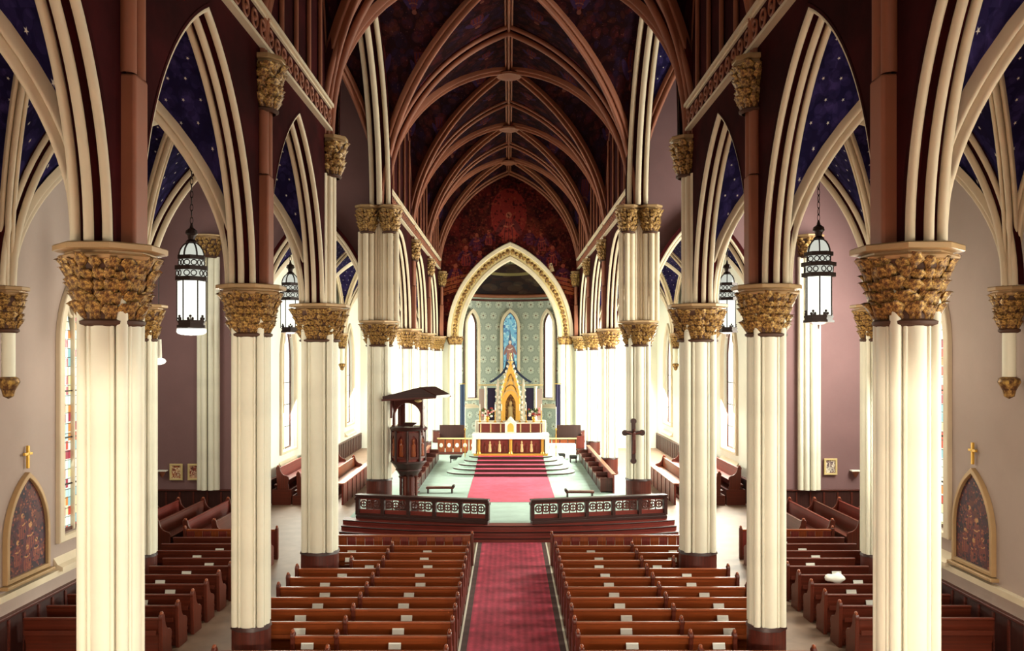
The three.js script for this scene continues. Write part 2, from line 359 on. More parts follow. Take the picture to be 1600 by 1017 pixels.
function vaultBay(o, x0, x1, d0, d1, ys, r, mat, opt = {}) {
  const cx = (x0 + x1) / 2, a = (x1 - x0) / 2, cd = (d0 + d1) / 2, b = (d1 - d0) / 2, s = a;
  add('vault_web', groin(x0, x1, d0, d1, ys, s, r), mat, o);
  const k = opt.k || 1, C = V(cx, ys, -cd);
  for (const q of [1, -1]) { const H = V(a, 0, -b * q); add('diagonal_rib', sweep(archPath(C, H, r, 18, s), sideOf(H), scaleProf(RIB, k * 1.15)), opt.ribMat || MAT.rib, o); }
  for (const q of opt.wallRibs || []) add('wall_rib', sweep(archPath(V(q < 0 ? x0 : x1, ys, -cd), V(0, 0, b), r, 16, s), V(1, 0, 0), scaleProf(RIB, k)), opt.ribMat || MAT.rib, o);
  boss(o, cx, ys + r - 0.3 * k, -cd, 0.5 * k);
}
const HIGH = shell('ceiling', 'high pointed rib vault of the nave painted dark red with figures', 'ceiling');
const allBays = [[-1, 5.2], [5.2, 11.4], [11.4, 17.6], [17.6, 24], [24, 35], [35, 45], [45, 53.7], [53.7, 62]];
for (const [a, b] of allBays) vaultBay(HIGH, -VA, VA, a, b, UCAP, RISE, MAT.vault, { k: 1.15, wallRibs: b - a > 10.5 ? [] : [-1, 1] });
for (const d of D) {
  const big = d === 24 || d === 35 ? 1.45 : d === 62 ? 1.25 : 1.1;
  archOrder(HIGH, 'transverse_arch', archPath(V(0, UCAP, -d), V(VA, 0, 0), RISE, 24), V(0, 0, 1), 'trans', big, MAT.rib);
}
for (const s of [-1, 1]) archOrder(HIGH, 'crossing_arch', archPath(V(s * VA, UCAP, -29.5), V(0, 0, 5.3), RISE, 22, VA), V(1, 0, 0), 'trans', 1.5, MAT.arch);
add('ridge_rib', sweep([{ p: V(0, UCAP + RISE, 1), n: V(0, -1, 0) }, { p: V(0, UCAP + RISE, -62), n: V(0, -1, 0) }], V(1, 0, 0), scaleProf(RIB, 1.2)), MAT.rib, HIGH);
add('roof_slab', box(2 * TEND + 1, 0.3, 70, 0, 20.9, -32), MAT.maroon, HIGH);

for (const s of [-1, 1]) {
  const side = s < 0 ? 'left' : 'right';
  const o = shell('ceiling_aisle_' + side, 'deep blue star-painted aisle vault, ' + SIDE(s), 'ceiling');
  const lo = Math.min(s * AX0, s * AX1), hi = Math.max(s * AX0, s * AX1), c = s * (AX0 + AX1) / 2, h = (AX1 - AX0) / 2;
  for (const [a, b] of [[-1, 5.2], [5.2, 11.4], [11.4, 17.6], [17.6, 24], [35.6, 45], [45, 53.7], [53.7, 62]])
    vaultBay(o, lo, hi, a, b, CAP, AISLE_RISE, MAT.stars, { k: 0.8, ribMat: MAT.arch, wallRibs: [s] });
  for (const d of [5.2, 11.4, 17.6, 24.05, 35.45, 45, 53.7])
    archOrder(o, 'transverse_arch', archPath(V(c, CAP, -d), V(h, 0, 0), AISLE_RISE, 18), V(0, 0, 1), 'trans', d > 24 && d < 36 ? 1.15 : 0.9, MAT.arch);
  const t = shell('ceiling_transept_' + side, 'tall rib vault over the transept arm, ' + SIDE(s), 'ceiling');
  for (const [x0, x1] of [[VA, 10.7], [10.7, TEND]]) vaultBay(t, Math.min(s * x0, s * x1), Math.max(s * x0, s * x1), 24.3, 35.4, UCAP, RISE, s > 0 ? MAT.stars : MAT.vault, { k: 1.1 });
  archOrder(t, 'transverse_arch', archPath(V(s * 10.7, UCAP, -29.85), V(0, 0, 5.3), RISE, 20, VA), V(1, 0, 0), 'trans', 1.1, MAT.rib);
}

// windows
const stainedArt = (sd, tone) => canvasTex(256, 768, (g, w, h) => {
  seed = sd; g.fillStyle = '#e9f2ea'; g.fillRect(0, 0, w, h);
  const cols = tone === 'blue' ? ['#7fb4d6', '#4f86bf', '#a9d5e6', '#d6ecf0', '#35619a'] : ['#dfeeee', '#bcdfe2', '#c8473a', '#f1e6b0', '#8fc2cf', '#f6f6ec', '#d98a4a', '#a8344a', '#e8f3ea'];
  for (let j = 0; j < 26; j++) for (let i = 0; i < 8; i++) { g.fillStyle = cols[Math.floor(rnd() * cols.length)]; g.fillRect(i * 32 + rnd() * 6, j * 30 + rnd() * 6, 30, 28); }
  for (let q = 0; q < 3; q++) paintFigure(g, w / 2 + (rnd() - 0.5) * 30, h * (0.24 + q * 0.27), 62, q === 1 ? '#2f5f8f' : '#b23a33', '#e7d79a', '#f0d8c0');
  g.strokeStyle = 'rgba(40,36,40,.8)'; g.lineWidth = 2; for (let j = 0; j < 26; j++) { g.beginPath(); g.moveTo(0, j * 30 + rnd() * 8); g.lineTo(w, j * 30 + rnd() * 8); g.stroke(); }
  for (let i = 1; i < 8; i++) { g.beginPath(); g.moveTo(i * 32 + rnd() * 8, 0); g.lineTo(i * 32 + rnd() * 8, h); g.stroke(); }
});
function glassMat(map, power, tint = DAY) { return new THREE.MeshStandardMaterial({ color: 0x101418, roughness: 0.25, emissive: tint, emissiveMap: map || null, emissiveIntensity: power, side: THREE.DoubleSide }); }
const GLASS = { story: glassMat(stainedArt(91, 'story'), 1.25), storyB: glassMat(stainedArt(417, 'story'), 1.25), pale: glassMat(null, 1.7), blue: glassMat(stainedArt(55, 'blue'), 1.0) };
function fitUV(g) {
  g.computeBoundingBox(); const b = g.boundingBox, p = g.attributes.position, uv = new Float32Array(p.count * 2);
  for (let i = 0; i < p.count; i++) { uv[2 * i] = (p.getX(i) - b.min.x) / (b.max.x - b.min.x); uv[2 * i + 1] = (p.getY(i) - b.min.y) / (b.max.y - b.min.y); }
  g.setAttribute('uv', new THREE.BufferAttribute(uv, 2)); g.userData.uvd = true; return g;
}
let windowNo = 0;
function makeWindow(label, half, y0, ys, r, glass, lights = 2) {      // local: opening centred on x = 0, room towards +z, wall face at z = 0
  const o = shell('window_' + (++windowNo), label, 'window');
  add('frame', extr(poly(lancet(0, half + 0.14, y0 - 0.1, ys, r + 0.2, 10), [lancet(0, half - 0.04, y0, ys, r - 0.04, 10)]), 0.12, 0.02).translate(0, 0, -0.02), MAT.arch, o);
  add('inner_frame', extr(poly(lancet(0, half + 0.02, y0 - 0.02, ys, r, 10), [lancet(0, half - 0.1, y0 + 0.08, ys, r - 0.12, 10)]), 0.08).translate(0, 0, -0.28), MAT.walnut, o);
  const sill = extr(poly([[0.22, -0.75], [0.22, -0.66], [0.1, -0.6], [-0.3, 0.02], [-0.3, -0.75]]), 2 * half + 0.5).rotateY(-Math.PI / 2).translate(half + 0.25, y0, 0);
  add('sill', sill, MAT.arch, o);
  const n = lights, w = 2 * half / n;
  for (let i = 0; i < n; i++) {
    const c = -half + (i + 0.5) * w;
    const shape = n === 1 ? poly(lancet(0, half, y0, ys, r, 8)) : poly(lancet(c, w / 2 - 0.03, y0, ys, Math.min(r * 0.8, P(Math.abs(c) / half, half, r) * 0.95), 8));
    const g = new THREE.ShapeGeometry(shape); add('glass_light', fitUV(g).translate(0, 0, -0.25), glass, o);
    if (n > 1) for (let q = 1; q < 4; q++) add('saddle_bar', box(w, 0.035, 0.04, c, y0 + (ys - y0) * q / 4, -0.22), MAT.iron, o);
  }
  for (let i = 1; i < n; i++) { const x = -half + i * w; add('mullion', box(0.07, ys - y0 + P(Math.abs(x) / half, half, r), 0.12, x, (y0 + ys + P(Math.abs(x) / half, half, r)) / 2, -0.22), MAT.arch, o); }
  if (n > 1) add('tracery', new THREE.TorusGeometry(half * 0.24, 0.05, 6, 16).translate(0, ys + r * 0.52, -0.22), MAT.arch, o);
  return o;
}
function sideWindow(s, X, d, label, half, y0, ys, r, glass, power, n = 2) {
  const o = makeWindow(label, half, y0, ys, r, glass, n); o.position.set(s * X, 0, -d); o.rotation.y = ROT(s);
  if (power) areaLight(s * (X - 0.3), (y0 + ys + r * 0.6) / 2, -d, 2 * half * 0.9, ys + r * 0.6 - y0, 0, (y0 + ys) / 2 - 4, -d, power);
}
const NW = { half: 1.05, y0: 2.3, ys: 6.9, r: 1.8 }, CW = { half: 1.35, y0: 2.1, ys: 6.4, r: 2.2 }, TWN = { half: 2.4, y0: 3.2, ys: 9.6, r: 5 };
for (const s of [-1, 1]) {
  const side = s < 0 ? 'left' : 'right';
  const nd = [3.2, 9.4, 15.6, s < 0 ? 21.5 : 21.95], cd = [41.6, 49.4, 57.6];
  const w = shell('wall_aisle_' + side, 'mauve plastered aisle wall with stained-glass windows, ' + SIDE(s), 'wall');
  sideWall(w, 'plaster', s, WALL, rect(-1.8, TW + 0.4, 0, 12.4), nd.map((d) => lancet(d, NW.half, NW.y0, NW.ys, NW.r)), 0.5, MAT.plaster);
  nd.forEach((d, i) => sideWindow(s, WALL, d, 'tall stained-glass aisle window ' + (i === 3 ? 'beside the arched station painting, ' : 'unseen at the gallery end of the nave, ' + ORD[i] + ' from the door, ') + SIDE(s), NW.half, NW.y0, NW.ys, NW.r, s < 0 ? GLASS.story : GLASS.storyB, E.navewin[s < 0 ? 0 : 1]));  // the nearer three are out of view and light the nave sideways
  add('cornice', box(0.16, 0.14, TW - 4, s * (WALL - 0.06), 1.52, -(TW + 0.2) / 2 - 2), MAT.arch, w);
  const cw = shell('wall_chancel_aisle_' + side, 'pale plastered chancel aisle wall, ' + SIDE(s), 'wall');
  sideWall(cw, 'plaster', s, WALL, rect(TE - 0.8, 62.6, 0, 12.4), cd.map((d) => lancet(d, CW.half, CW.y0, CW.ys, CW.r)), 0.5, MAT.plasterPale);
  cd.forEach((d, i) => sideWindow(s, WALL, d, 'pale glass chancel aisle window, ' + ORD[i] + ' from the transept, ' + SIDE(s), CW.half, CW.y0, CW.ys, CW.r, GLASS.pale, E.chancel[s < 0 ? 0 : 1]));
  const cy = rect(s * 5.7, s * (WALL + 0.5), 0, 12.4); if (s < 0) cy.reverse();
  faceWall(cw, 'end_wall', 62, cy, [], 0.5, MAT.plasterPale);
  // transept
  const t = shell('wall_transept_' + side, 'mauve transept walls with dark wainscot, ' + SIDE(s), 'wall');
  const open = lancet(s * 8, 2.3, -0.9, CAP, AISLE_RISE, 12);
  const tw = rect(s * 5.5, s * (TEND + 0.4), -1, 20.4); if (s < 0) tw.reverse();
  faceWall(t, 'west_wall', TW, tw, [open], 0.35, MAT.maroon);
  faceWall(t, 'east_wall', 35.6, tw, [open], 0.5, MAT.mauve);
  sideWall(t, 'end_wall', s, TEND, rect(TW, 36, 0, 20.4), [lancet(30, TWN.half, TWN.y0, TWN.ys, TWN.r, 12)], 0.5, MAT.plaster);
  sideWindow(s, TEND, 30, 'unseen large stained-glass window in the transept end wall, ' + SIDE(s), TWN.half, TWN.y0, TWN.ys, TWN.r, s < 0 ? GLASS.storyB : GLASS.story, E.transept[s < 0 ? 0 : 1], 4);  // out of view, placed to light the crossing from the side
  // wainscot
  const b = shell('baseboard_' + side, 'dark wooden wainscot along the aisle and transept walls, ' + SIDE(s), 'wainscot');
  const panel = (x, z, len, alongZ) => {
    add('wainscot_panel', alongZ ? box(0.06, 1.05, len, x, 0.525, z) : box(len, 1.05, 0.06, x, 0.525, z), MAT.darkwood, b, 'y');
    add('wainscot_cap', alongZ ? rbox(0.14, 0.07, len, 0.02, x - s * 0.02, 1.08, z) : rbox(len, 0.07, 0.14, 0.02, x, 1.08, z + 0.02), MAT.walnut, b);
    const n = Math.max(1, Math.round(len / 0.6));
    for (let i = 0; i <= n; i++) { const q = -len / 2 + i * len / n; add('stile', alongZ ? box(0.04, 0.98, 0.07, x - s * 0.04, 0.52, z + q) : box(0.07, 0.98, 0.04, x + q, 0.52, z + 0.04), MAT.walnut, b); }
  };
  panel(s * (WALL - 0.03), -20.6, 7, true);
  panel(s * (WALL - 0.03), -49, 25.8, true);
  panel(s * 13.6, -35.57, 5.7, false);
  panel(s * (TEND - 0.03), -30, 11, true);
}
// west end behind the camera: unseen; window lights the nave, gallery slab shades the lamps
const west = shell('wall_west', 'west wall with an unseen great window above the organ gallery', 'wall');
faceWall(west, 'plaster', -1.8, rect(-TEND, TEND, 0, 20.4), [lancet(0, 2.6, 9.5, 13.5, 4.5)], 0.4, MAT.plaster).position.z = 0.4;
const ww = makeWindow('unseen great window in the west wall behind the organ gallery', 2.6, 9.5, 13.5, 4.5, GLASS.pale, 3); ww.position.set(0, 0, 1.8); ww.rotation.y = Math.PI;
areaLight(0, 13, 1.4, 4.6, 7, 0, 9, -20, E.west);
const gal = shell('floor_unseen_gallery', 'unseen timber floor of the organ gallery with a low parapet, shading the lamps below', 'floor');
add('unseen_gallery_floor', box(21.2, 0.25, 4, 0, 4.85, -0.2), MAT.walnut, gal);  // out of view, spans the aisles to cut off upward lamp light
add('parapet', box(21.2, 0.5, 0.12, 0, 5.2, -2.1), MAT.walnut, gal);

// east end: chancel arch, painted wall over it, apse
const mural = canvasTex(1024, 1024, (g, w, h) => {
  seed = 31; g.fillStyle = '#34100f'; g.fillRect(0, 0, w, h);
  speckle(g, w, h, 700, ['rgba(90,24,20,.35)', 'rgba(30,8,10,.4)', 'rgba(110,44,28,.25)'], 10, 50);
  g.fillStyle = '#6e211c'; g.beginPath(); g.ellipse(512, 250, 120, 170, 0, 0, 7); g.fill();
  paintFigure(g, 512, 330, 120, '#7a2a22', '#52201f', '#8a4a38');
  for (const [x, y, s] of [[300, 430, 70], [380, 400, 60], [650, 400, 60], [730, 430, 70], [230, 520, 80], [320, 560, 90], [700, 560, 90], [800, 520, 80], [420, 520, 70], [600, 520, 70], [160, 640, 80], [870, 640, 80]]) paintFigure(g, x, y, s, rnd() > 0.5 ? '#6b2722' : '#4a1c2a', '#38182a', '#7c3a2c');
  g.strokeStyle = 'rgba(150,80,46,.75)'; g.lineWidth = 20; for (let i = 0; i < 4; i++) { g.beginPath(); g.moveTo(80, 700 + i * 26); g.bezierCurveTo(300, 600 + i * 30, 700, 620 + i * 30, 950, 700 + i * 26); g.stroke(); }
  g.fillStyle = '#c9b48c'; for (const [x, y, a] of [[330, 640, 0.2], [690, 630, -0.4], [400, 590, 0.5], [790, 600, -0.3]]) { g.save(); g.translate(x, y); g.rotate(a); g.fillRect(-14, -26, 28, 56); g.restore(); }
  speckle(g, w, h, 5000, ['rgba(150,80,50,.25)', 'rgba(30,8,10,.5)', 'rgba(110,32,28,.4)'], 2, 9);
});
const muralMat = new THREE.MeshPhysicalMaterial({ map: mural, roughness: 1, specularIntensity: 0.12 });
const eastWall = shell('wall_east', 'mural-painted wall around the gilded chancel arch', 'wall');
{
  for (const sg of [-1, 1]) add('lower_wall', box(1.6 - sg * CX, CAP, 0.6, sg * 5.7 - sg * (0.8 - sg * CX / 2), CAP / 2, -62.3), MAT.plasterPale, eastWall);
  const g = extr(poly([[-5.7, CAP], ...lancet(CX, 4.1, CAP, CAP, 6.2, 16).reverse(), [5.7, CAP], [5.7, 20.2], [-5.7, 20.2]]), 0.6).translate(0, 0, -62.6);
  const p = g.attributes.position, uv = new Float32Array(p.count * 2); for (let i = 0; i < p.count; i++) { uv[2 * i] = (p.getX(i) + 5.6) / 11.2; uv[2 * i + 1] = (p.getY(i) - 8.4) / 11.2; } g.setAttribute('uv', new THREE.BufferAttribute(uv, 2)); g.userData.uvd = true;
  add('mural_wall', g, muralMat, eastWall);
  const ring = (w0, r0, w1, r1, y0) => poly([...lancet(CX, w1, y0 - 0.02, CAP, r1, 20), ...lancet(CX, w0, y0 - 0.02, CAP, r0, 20).reverse()]);
  add('archivolt', extr(ring(3.62, 5.65, 4.4, 6.62, CAP), 0.5, 0.03).translate(0, 0, -62.35), MAT.goldPale, eastWall);
  for (const [w0, r0, w1, r1] of [[3.48, 5.5, 3.68, 5.75], [4.32, 6.5, 4.52, 6.75]]) add('arch_roll', extr(ring(w0, r0, w1, r1, CAP), 0.6, 0.04).translate(0, 0, -62.35), MAT.arch, eastWall);
  const R = arcR(4.0, 6.15), th = Math.acos((R - 4.0) / R);
  for (const sg of [-1, 1]) for (let i = 0; i < 24; i++) {
    const a = th * (i + 0.4) / 24; add('carved_rosette', new THREE.IcosahedronGeometry(0.16, 1).scale(1, 1 + 0.4 * (i % 2), 0.4).translate(CX + sg * (R * Math.cos(a) - (R - 4.0)), CAP + R * Math.sin(a), -61.82), MAT.gilt, eastWall);
  }
  for (const sg of [-1, 1]) {
    add('arch_jamb', join([cyl(0.22, 0.22, CAP - 0.9, 12, CX + sg * 3.75, 0.3, -61.95), cyl(0.22, 0.22, CAP - 0.9, 12, CX + sg * 4.2, 0.3, -61.95), box(1.0, CAP - 0.6, 0.5, CX + sg * 4.0, (CAP - 0.6) / 2, -62.2)]), MAT.stone, eastWall);
    add('jamb_capital', join([box(1.15, 0.14, 0.75, CX + sg * 4, CAP - 0.05, -62.1), cyl(0.24, 0.42, 0.5, 12, CX + sg * 3.75, CAP - 0.6, -61.95), cyl(0.24, 0.42, 0.5, 12, CX + sg * 4.2, CAP - 0.6, -61.95)]), MAT.gilt, eastWall);
  }
}
const apse = shell('wall_apse', 'rounded apse wall with rosette pattern and lancet windows', 'wall');
const AR = 4.3, AC = 62.8;                                   // apse radius and centre
{
  const dome = canvasTex(512, 512, (g, w, h) => { seed = 77; g.fillStyle = '#2a1210'; g.fillRect(0, 0, w, h); speckle(g, w, h, 300, ['rgba(70,40,28,.5)', 'rgba(20,14,24,.5)', 'rgba(96,80,56,.35)'], 6, 26); paintFigure(g, 256, 200, 70, '#8f8a72', '#54504a', '#c9b896'); paintFigure(g, 120, 260, 50, '#5a3a2a', '#3c2c2c', '#a08a6a'); paintFigure(g, 390, 260, 50, '#5a3a2a', '#3c2c2c', '#a08a6a'); g.strokeStyle = '#8a7a4e'; g.lineWidth = 22; g.beginPath(); g.arc(256, 120, 230, 0.7, 2.4); g.stroke(); });
  const wallG = new THREE.CylinderGeometry(AR, AR, 11.2, 48, 1, true, Math.PI / 2, Math.PI).translate(CX, 5.6, -AC);
  const p = wallG.attributes.position, uv = wallG.attributes.uv; for (let i = 0; i < p.count; i++) { uv.setXY(i, uv.getX(i) * Math.PI * AR, p.getY(i)); } wallG.userData.uvd = true;
  add('patterned_wall', wallG, MAT.damask, apse);
  add('apse_dome', (() => { const g = new THREE.SphereGeometry(AR, 32, 12, 0, Math.PI, 0, Math.PI / 2).rotateY(Math.PI).scale(1, 0.8, 1).translate(CX, 11.3, -AC); g.userData.uvd = true; return g; })(), new THREE.MeshStandardMaterial({ map: dome, roughness: 0.9, side: THREE.DoubleSide }), apse);
  add('cornice', new THREE.TorusGeometry(AR - 0.08, 0.14, 8, 40, Math.PI).rotateX(-Math.PI / 2).translate(CX, 11.3, -AC), MAT.rib, apse);
  add('cornice', new THREE.TorusGeometry(AR - 0.05, 0.08, 6, 40, Math.PI).rotateX(-Math.PI / 2).translate(CX, 10.95, -AC), MAT.walnut, apse);
}
for (const [a, half, y0, ys, r, glass, power, label] of [[-0.82, 0.62, 3.4, 8.9, 1.15, GLASS.pale, E.apse, 'pale lancet window in the apse wall, pulpit side'], [0.82, 0.62, 3.4, 8.9, 1.15, GLASS.pale, E.apse, 'pale lancet window in the apse wall, crucifix side'], [0, 0.62, 5.3, 8.9, 1.2, null, 0, 'blue stained-glass lancet with a standing figure above the high altar']]) {
  const art = glass || glassMat(canvasTex(128, 384, (g, w, h) => {
    const k = g.createLinearGradient(0, 0, 0, 1); k.addColorStop(0, '#6fb2cf'); k.addColorStop(1, '#6fb2cf'); g.fillStyle = k; g.fillRect(0, 0, w, h);
    seed = 5; speckle(g, w, h, 160, ['#8cc6d8', '#4f86b4', '#b6dde2', '#3f6ea0'], 4, 12);
    g.fillStyle = '#35597f'; g.beginPath(); g.moveTo(64, 110); g.lineTo(112, 384); g.lineTo(16, 384); g.fill(); paintFigure(g, 64, 235, 70, '#b0705a', '#8a5c58', '#e9d3bd');
  }), 0.75);
  const o = makeWindow(label, half, y0, ys, r, art, 1); const rr = AR - 0.02;
  o.position.set(CX + rr * Math.sin(a), 0, -AC - rr * Math.cos(a)); o.rotation.y = -a;
  o.children.forEach((m) => { if (m.name !== 'sill') m.position.z += 0.34; });
  if (power) areaLight(CX + (rr - 0.35) * Math.sin(a), 6.4, -AC - (rr - 0.35) * Math.cos(a), 1.0, 5.4, CX, 5, -50, power);
}

// ================================================================ PIERS
const leafGeo = (() => {
  const g = new THREE.SphereGeometry(1, 8, 6), p = g.attributes.position;
  for (let i = 0; i < p.count; i++) {
    let x = p.getX(i), y = p.getY(i), z = p.getZ(i); const t = (y + 1) / 2;
    x *= 0.42 * (0.75 + 0.35 * Math.cos(t * 14)) ; z = z * 0.15 + t * t * 0.42 + 0.05 * Math.cos(x * 12);
    y = t - Math.max(0, t - 0.8) * 1.2; p.setXYZ(i, x, y, z);
  }
  g.computeVertexNormals(); return uvBox(g);
})();
leafGeo.userData.uvd = true;
const foliageCache = {};
function capital(parent, x, y, z, h, r0, r1, opt) {     // y is the height of the neck ring; h runs to the top of the abacus
  const ab = h * 0.2, fh = h - ab, ra = opt.ra || r1 * 1.16, name = opt.name || 'capital';
  const c = add(name, lathe([[r0 * 0.98, 0], [r0 * 1.0, 0.05 * fh], [r0 * 1.02, 0.3 * fh], [r0 + (r1 - r0) * 0.4, 0.65 * fh], [r1 * 0.94, 0.95 * fh], [r1 * 0.94, fh]], 20), MAT.bell, parent);
  c.position.set(x, y, z);
  const neck = r0 * 1.02 + 0.01; add('neck_ring', lathe([[neck - 0.02, -0.06], [neck + 0.05 * opt.k, -0.03], [neck + 0.055 * opt.k, 0.01], [neck - 0.02, 0.04]], 20), MAT.bell, c);
  const q = ra, A = lathe([[q * 0.8, fh - 0.02], [q * 0.88, fh], [q * 0.92, fh + ab * 0.2], [q * 0.88, fh + ab * 0.32], [q * 0.79, fh + ab * 0.36], [q * 0.79, fh + ab * 0.5], [q * 0.97, fh + ab * 0.54], [q, fh + ab * 0.6], [q, fh + ab * 0.92], [q * 0.97, fh + ab], [0.01, fh + ab]], 8).rotateY(Math.PI / 8);
  add('abacus', A, MAT.abacus, c);
  const list = [], keep = seed; seed = 99;
  const tiers = opt.tiers || 5, cnt = opt.count || 18;
  for (let t = 0; t < tiers; t++) for (let i = 0; i < cnt; i++) {
    const f = (t + 0.15) / (tiers + 0.35), yy = f * fh, rr = r0 + (r1 - r0) * Math.pow(f, 1.5) - 0.01, a = (i + (t % 2) * 0.5 + (rnd() - 0.5) * 0.4) / cnt * Math.PI * 2;
    const sc = fh * (opt.leaf || 0.36) * (0.85 + rnd() * 0.4), m = new THREE.Matrix4();
    m.compose(V(rr * Math.sin(a), yy, rr * Math.cos(a)), new THREE.Quaternion().setFromEuler(new THREE.Euler((rnd() - 0.5) * 0.3 + 0.12, a, (rnd() - 0.5) * 0.7, 'YXZ')), V(sc * (0.75 + rnd() * 0.4), sc, sc * 0.9));
    list.push(m);
  }
  seed = keep;
  if (opt.single) for (const m of list) { const l = add('leaf', leafGeo, MAT.gilt, c); l.applyMatrix4(m); }
  else {
    const key = [h, r0, r1, tiers, cnt].join();
    if (!foliageCache[key]) { const g = mergeGeometries(list.map((m) => leafGeo.clone().applyMatrix4(m))); g.userData.uvd = true; foliageCache[key] = g; }
    add('carved_leaves', foliageCache[key], MAT.gilt, c);
  }
  return c;
}
const SH = {};
const shaftGeo = (r, h, n) => { const k = [r, h, n].join(); if (!SH[k]) { SH[k] = uvBox(new THREE.CylinderGeometry(r, r, h, n, 1, true).translate(0, h / 2, 0)); SH[k].userData.uvd = true; } return SH[k]; };
function put(name, g, m, parent, x, y, z) { const o = add(name, g, m, parent); o.position.set(x, y, z); return o; }
function pier(x, d, o) {
  const k = o.k, base = o.base || 0, ph = o.plinth, top = o.top || CAP, ch = o.ch || 1.0, s = Math.sign(x);
  const t = thing(o.name || 'clustered_pier', o.label, 'pillar', x, base, -d, 0, o.group);
  const y0 = ph, y1 = top - ch - base;
  add('plinth', join([cyl(0.48 * k, 0.48 * k, 0.16, 8).rotateY(Math.PI / 8), cyl(0.455 * k, 0.455 * k, ph - 0.06, 8).rotateY(Math.PI / 8)]), MAT.walnut, t, 'y');
  add('plinth_cap', cyl(0.48 * k, 0.46 * k, 0.08, 8).rotateY(Math.PI / 8).translate(0, ph - 0.08, 0), MAT.darkwood, t);
  put('core', shaftGeo(0.33 * k, y1 - y0, 8), MAT.stone, t, 0, y0, 0);
  for (let i = 0; i < 4; i++) {
    const a = i * Math.PI / 2, b = a + Math.PI / 4;
    put('shaft', shaftGeo(0.2 * k, y1 - y0, 20), MAT.stone, t, 0.235 * k * Math.sin(a), y0, 0.235 * k * Math.cos(a));
    put('slender_shaft', shaftGeo(0.085 * k, y1 - y0 + ch * 0.55, 12), MAT.stone, t, 0.42 * k * Math.sin(b), y0, 0.42 * k * Math.cos(b));
    for (const e of [-1, 1]) put('fillet', shaftGeo(0.035 * k, y1 - y0, 6), MAT.stone, t, 0.395 * k * Math.sin(b + e * 0.33), y0, 0.395 * k * Math.cos(b + e * 0.33));
  }
  capital(t, 0, y1, 0, ch, 0.42 * k, 0.64 * k + 0.04, { k, single: o.single, ra: o.ra || 0.78 * Math.pow(k, 0.6), tiers: 5, count: o.count || 22 });
  if (o.cross) for (let i = 0; i < 5; i++) put('wall_end_shaft', shaftGeo(0.07, UCAP - CAP + 0.6, 12), MAT.arch, t, -0.24 + i * 0.12, CAP - base, (d > 30 ? 0.06 : -0.06) + (i % 2 ? 0.06 : 0) * (d > 30 ? 1 : -1));
  if (o.upper) {
    const ux = o.wide ? 0 : -s * 0.28, w = o.upper, ub = 10.3 - base, uc = UCAP - 1.08 - base;
    if (!o.cross) add('pilaster', rbox(0.26, 10.3 - CAP, 0.42, 0.05, ux, (10.3 + CAP) / 2 - base, 0), MAT.rib, t);
    const from = o.cross ? CAP - base : ub, mt = o.cross ? MAT.arch : MAT.rib;
    const spots = o.wide ? [-0.72, -0.5, -0.28, 0.28, 0.5, 0.72].map((x) => [x, 0.22 + (Math.abs(Math.abs(x) - 0.5) < 0.01 ? 0.1 : 0)]) : o.cross ? [[ux, -0.2], [ux - s * 0.06, 0], [ux, 0.2], [ux + s * 0.12, 0.34]] : [[ux, -0.14], [ux, 0.14]];
    for (const [x, z] of spots) put('vault_shaft', shaftGeo(0.11, uc - from + 0.02, 14), mt, t, x, from, z);
    for (const [x, z] of o.wide ? [[-0.46, 0.16], [0.46, 0.16]] : [[ux, 0]]) capital(t, x, uc, z, 1.08, w * 0.62, w, { k: 0.7, ra: w * 1.16, tiers: 5, count: 14, name: 'upper_capital' });
  }
  return t;
}
const pierWords = ['', 'nearest the organ gallery', 'between the gallery and the crossing', 'at the head of the nave pews', 'behind the communion rail'];
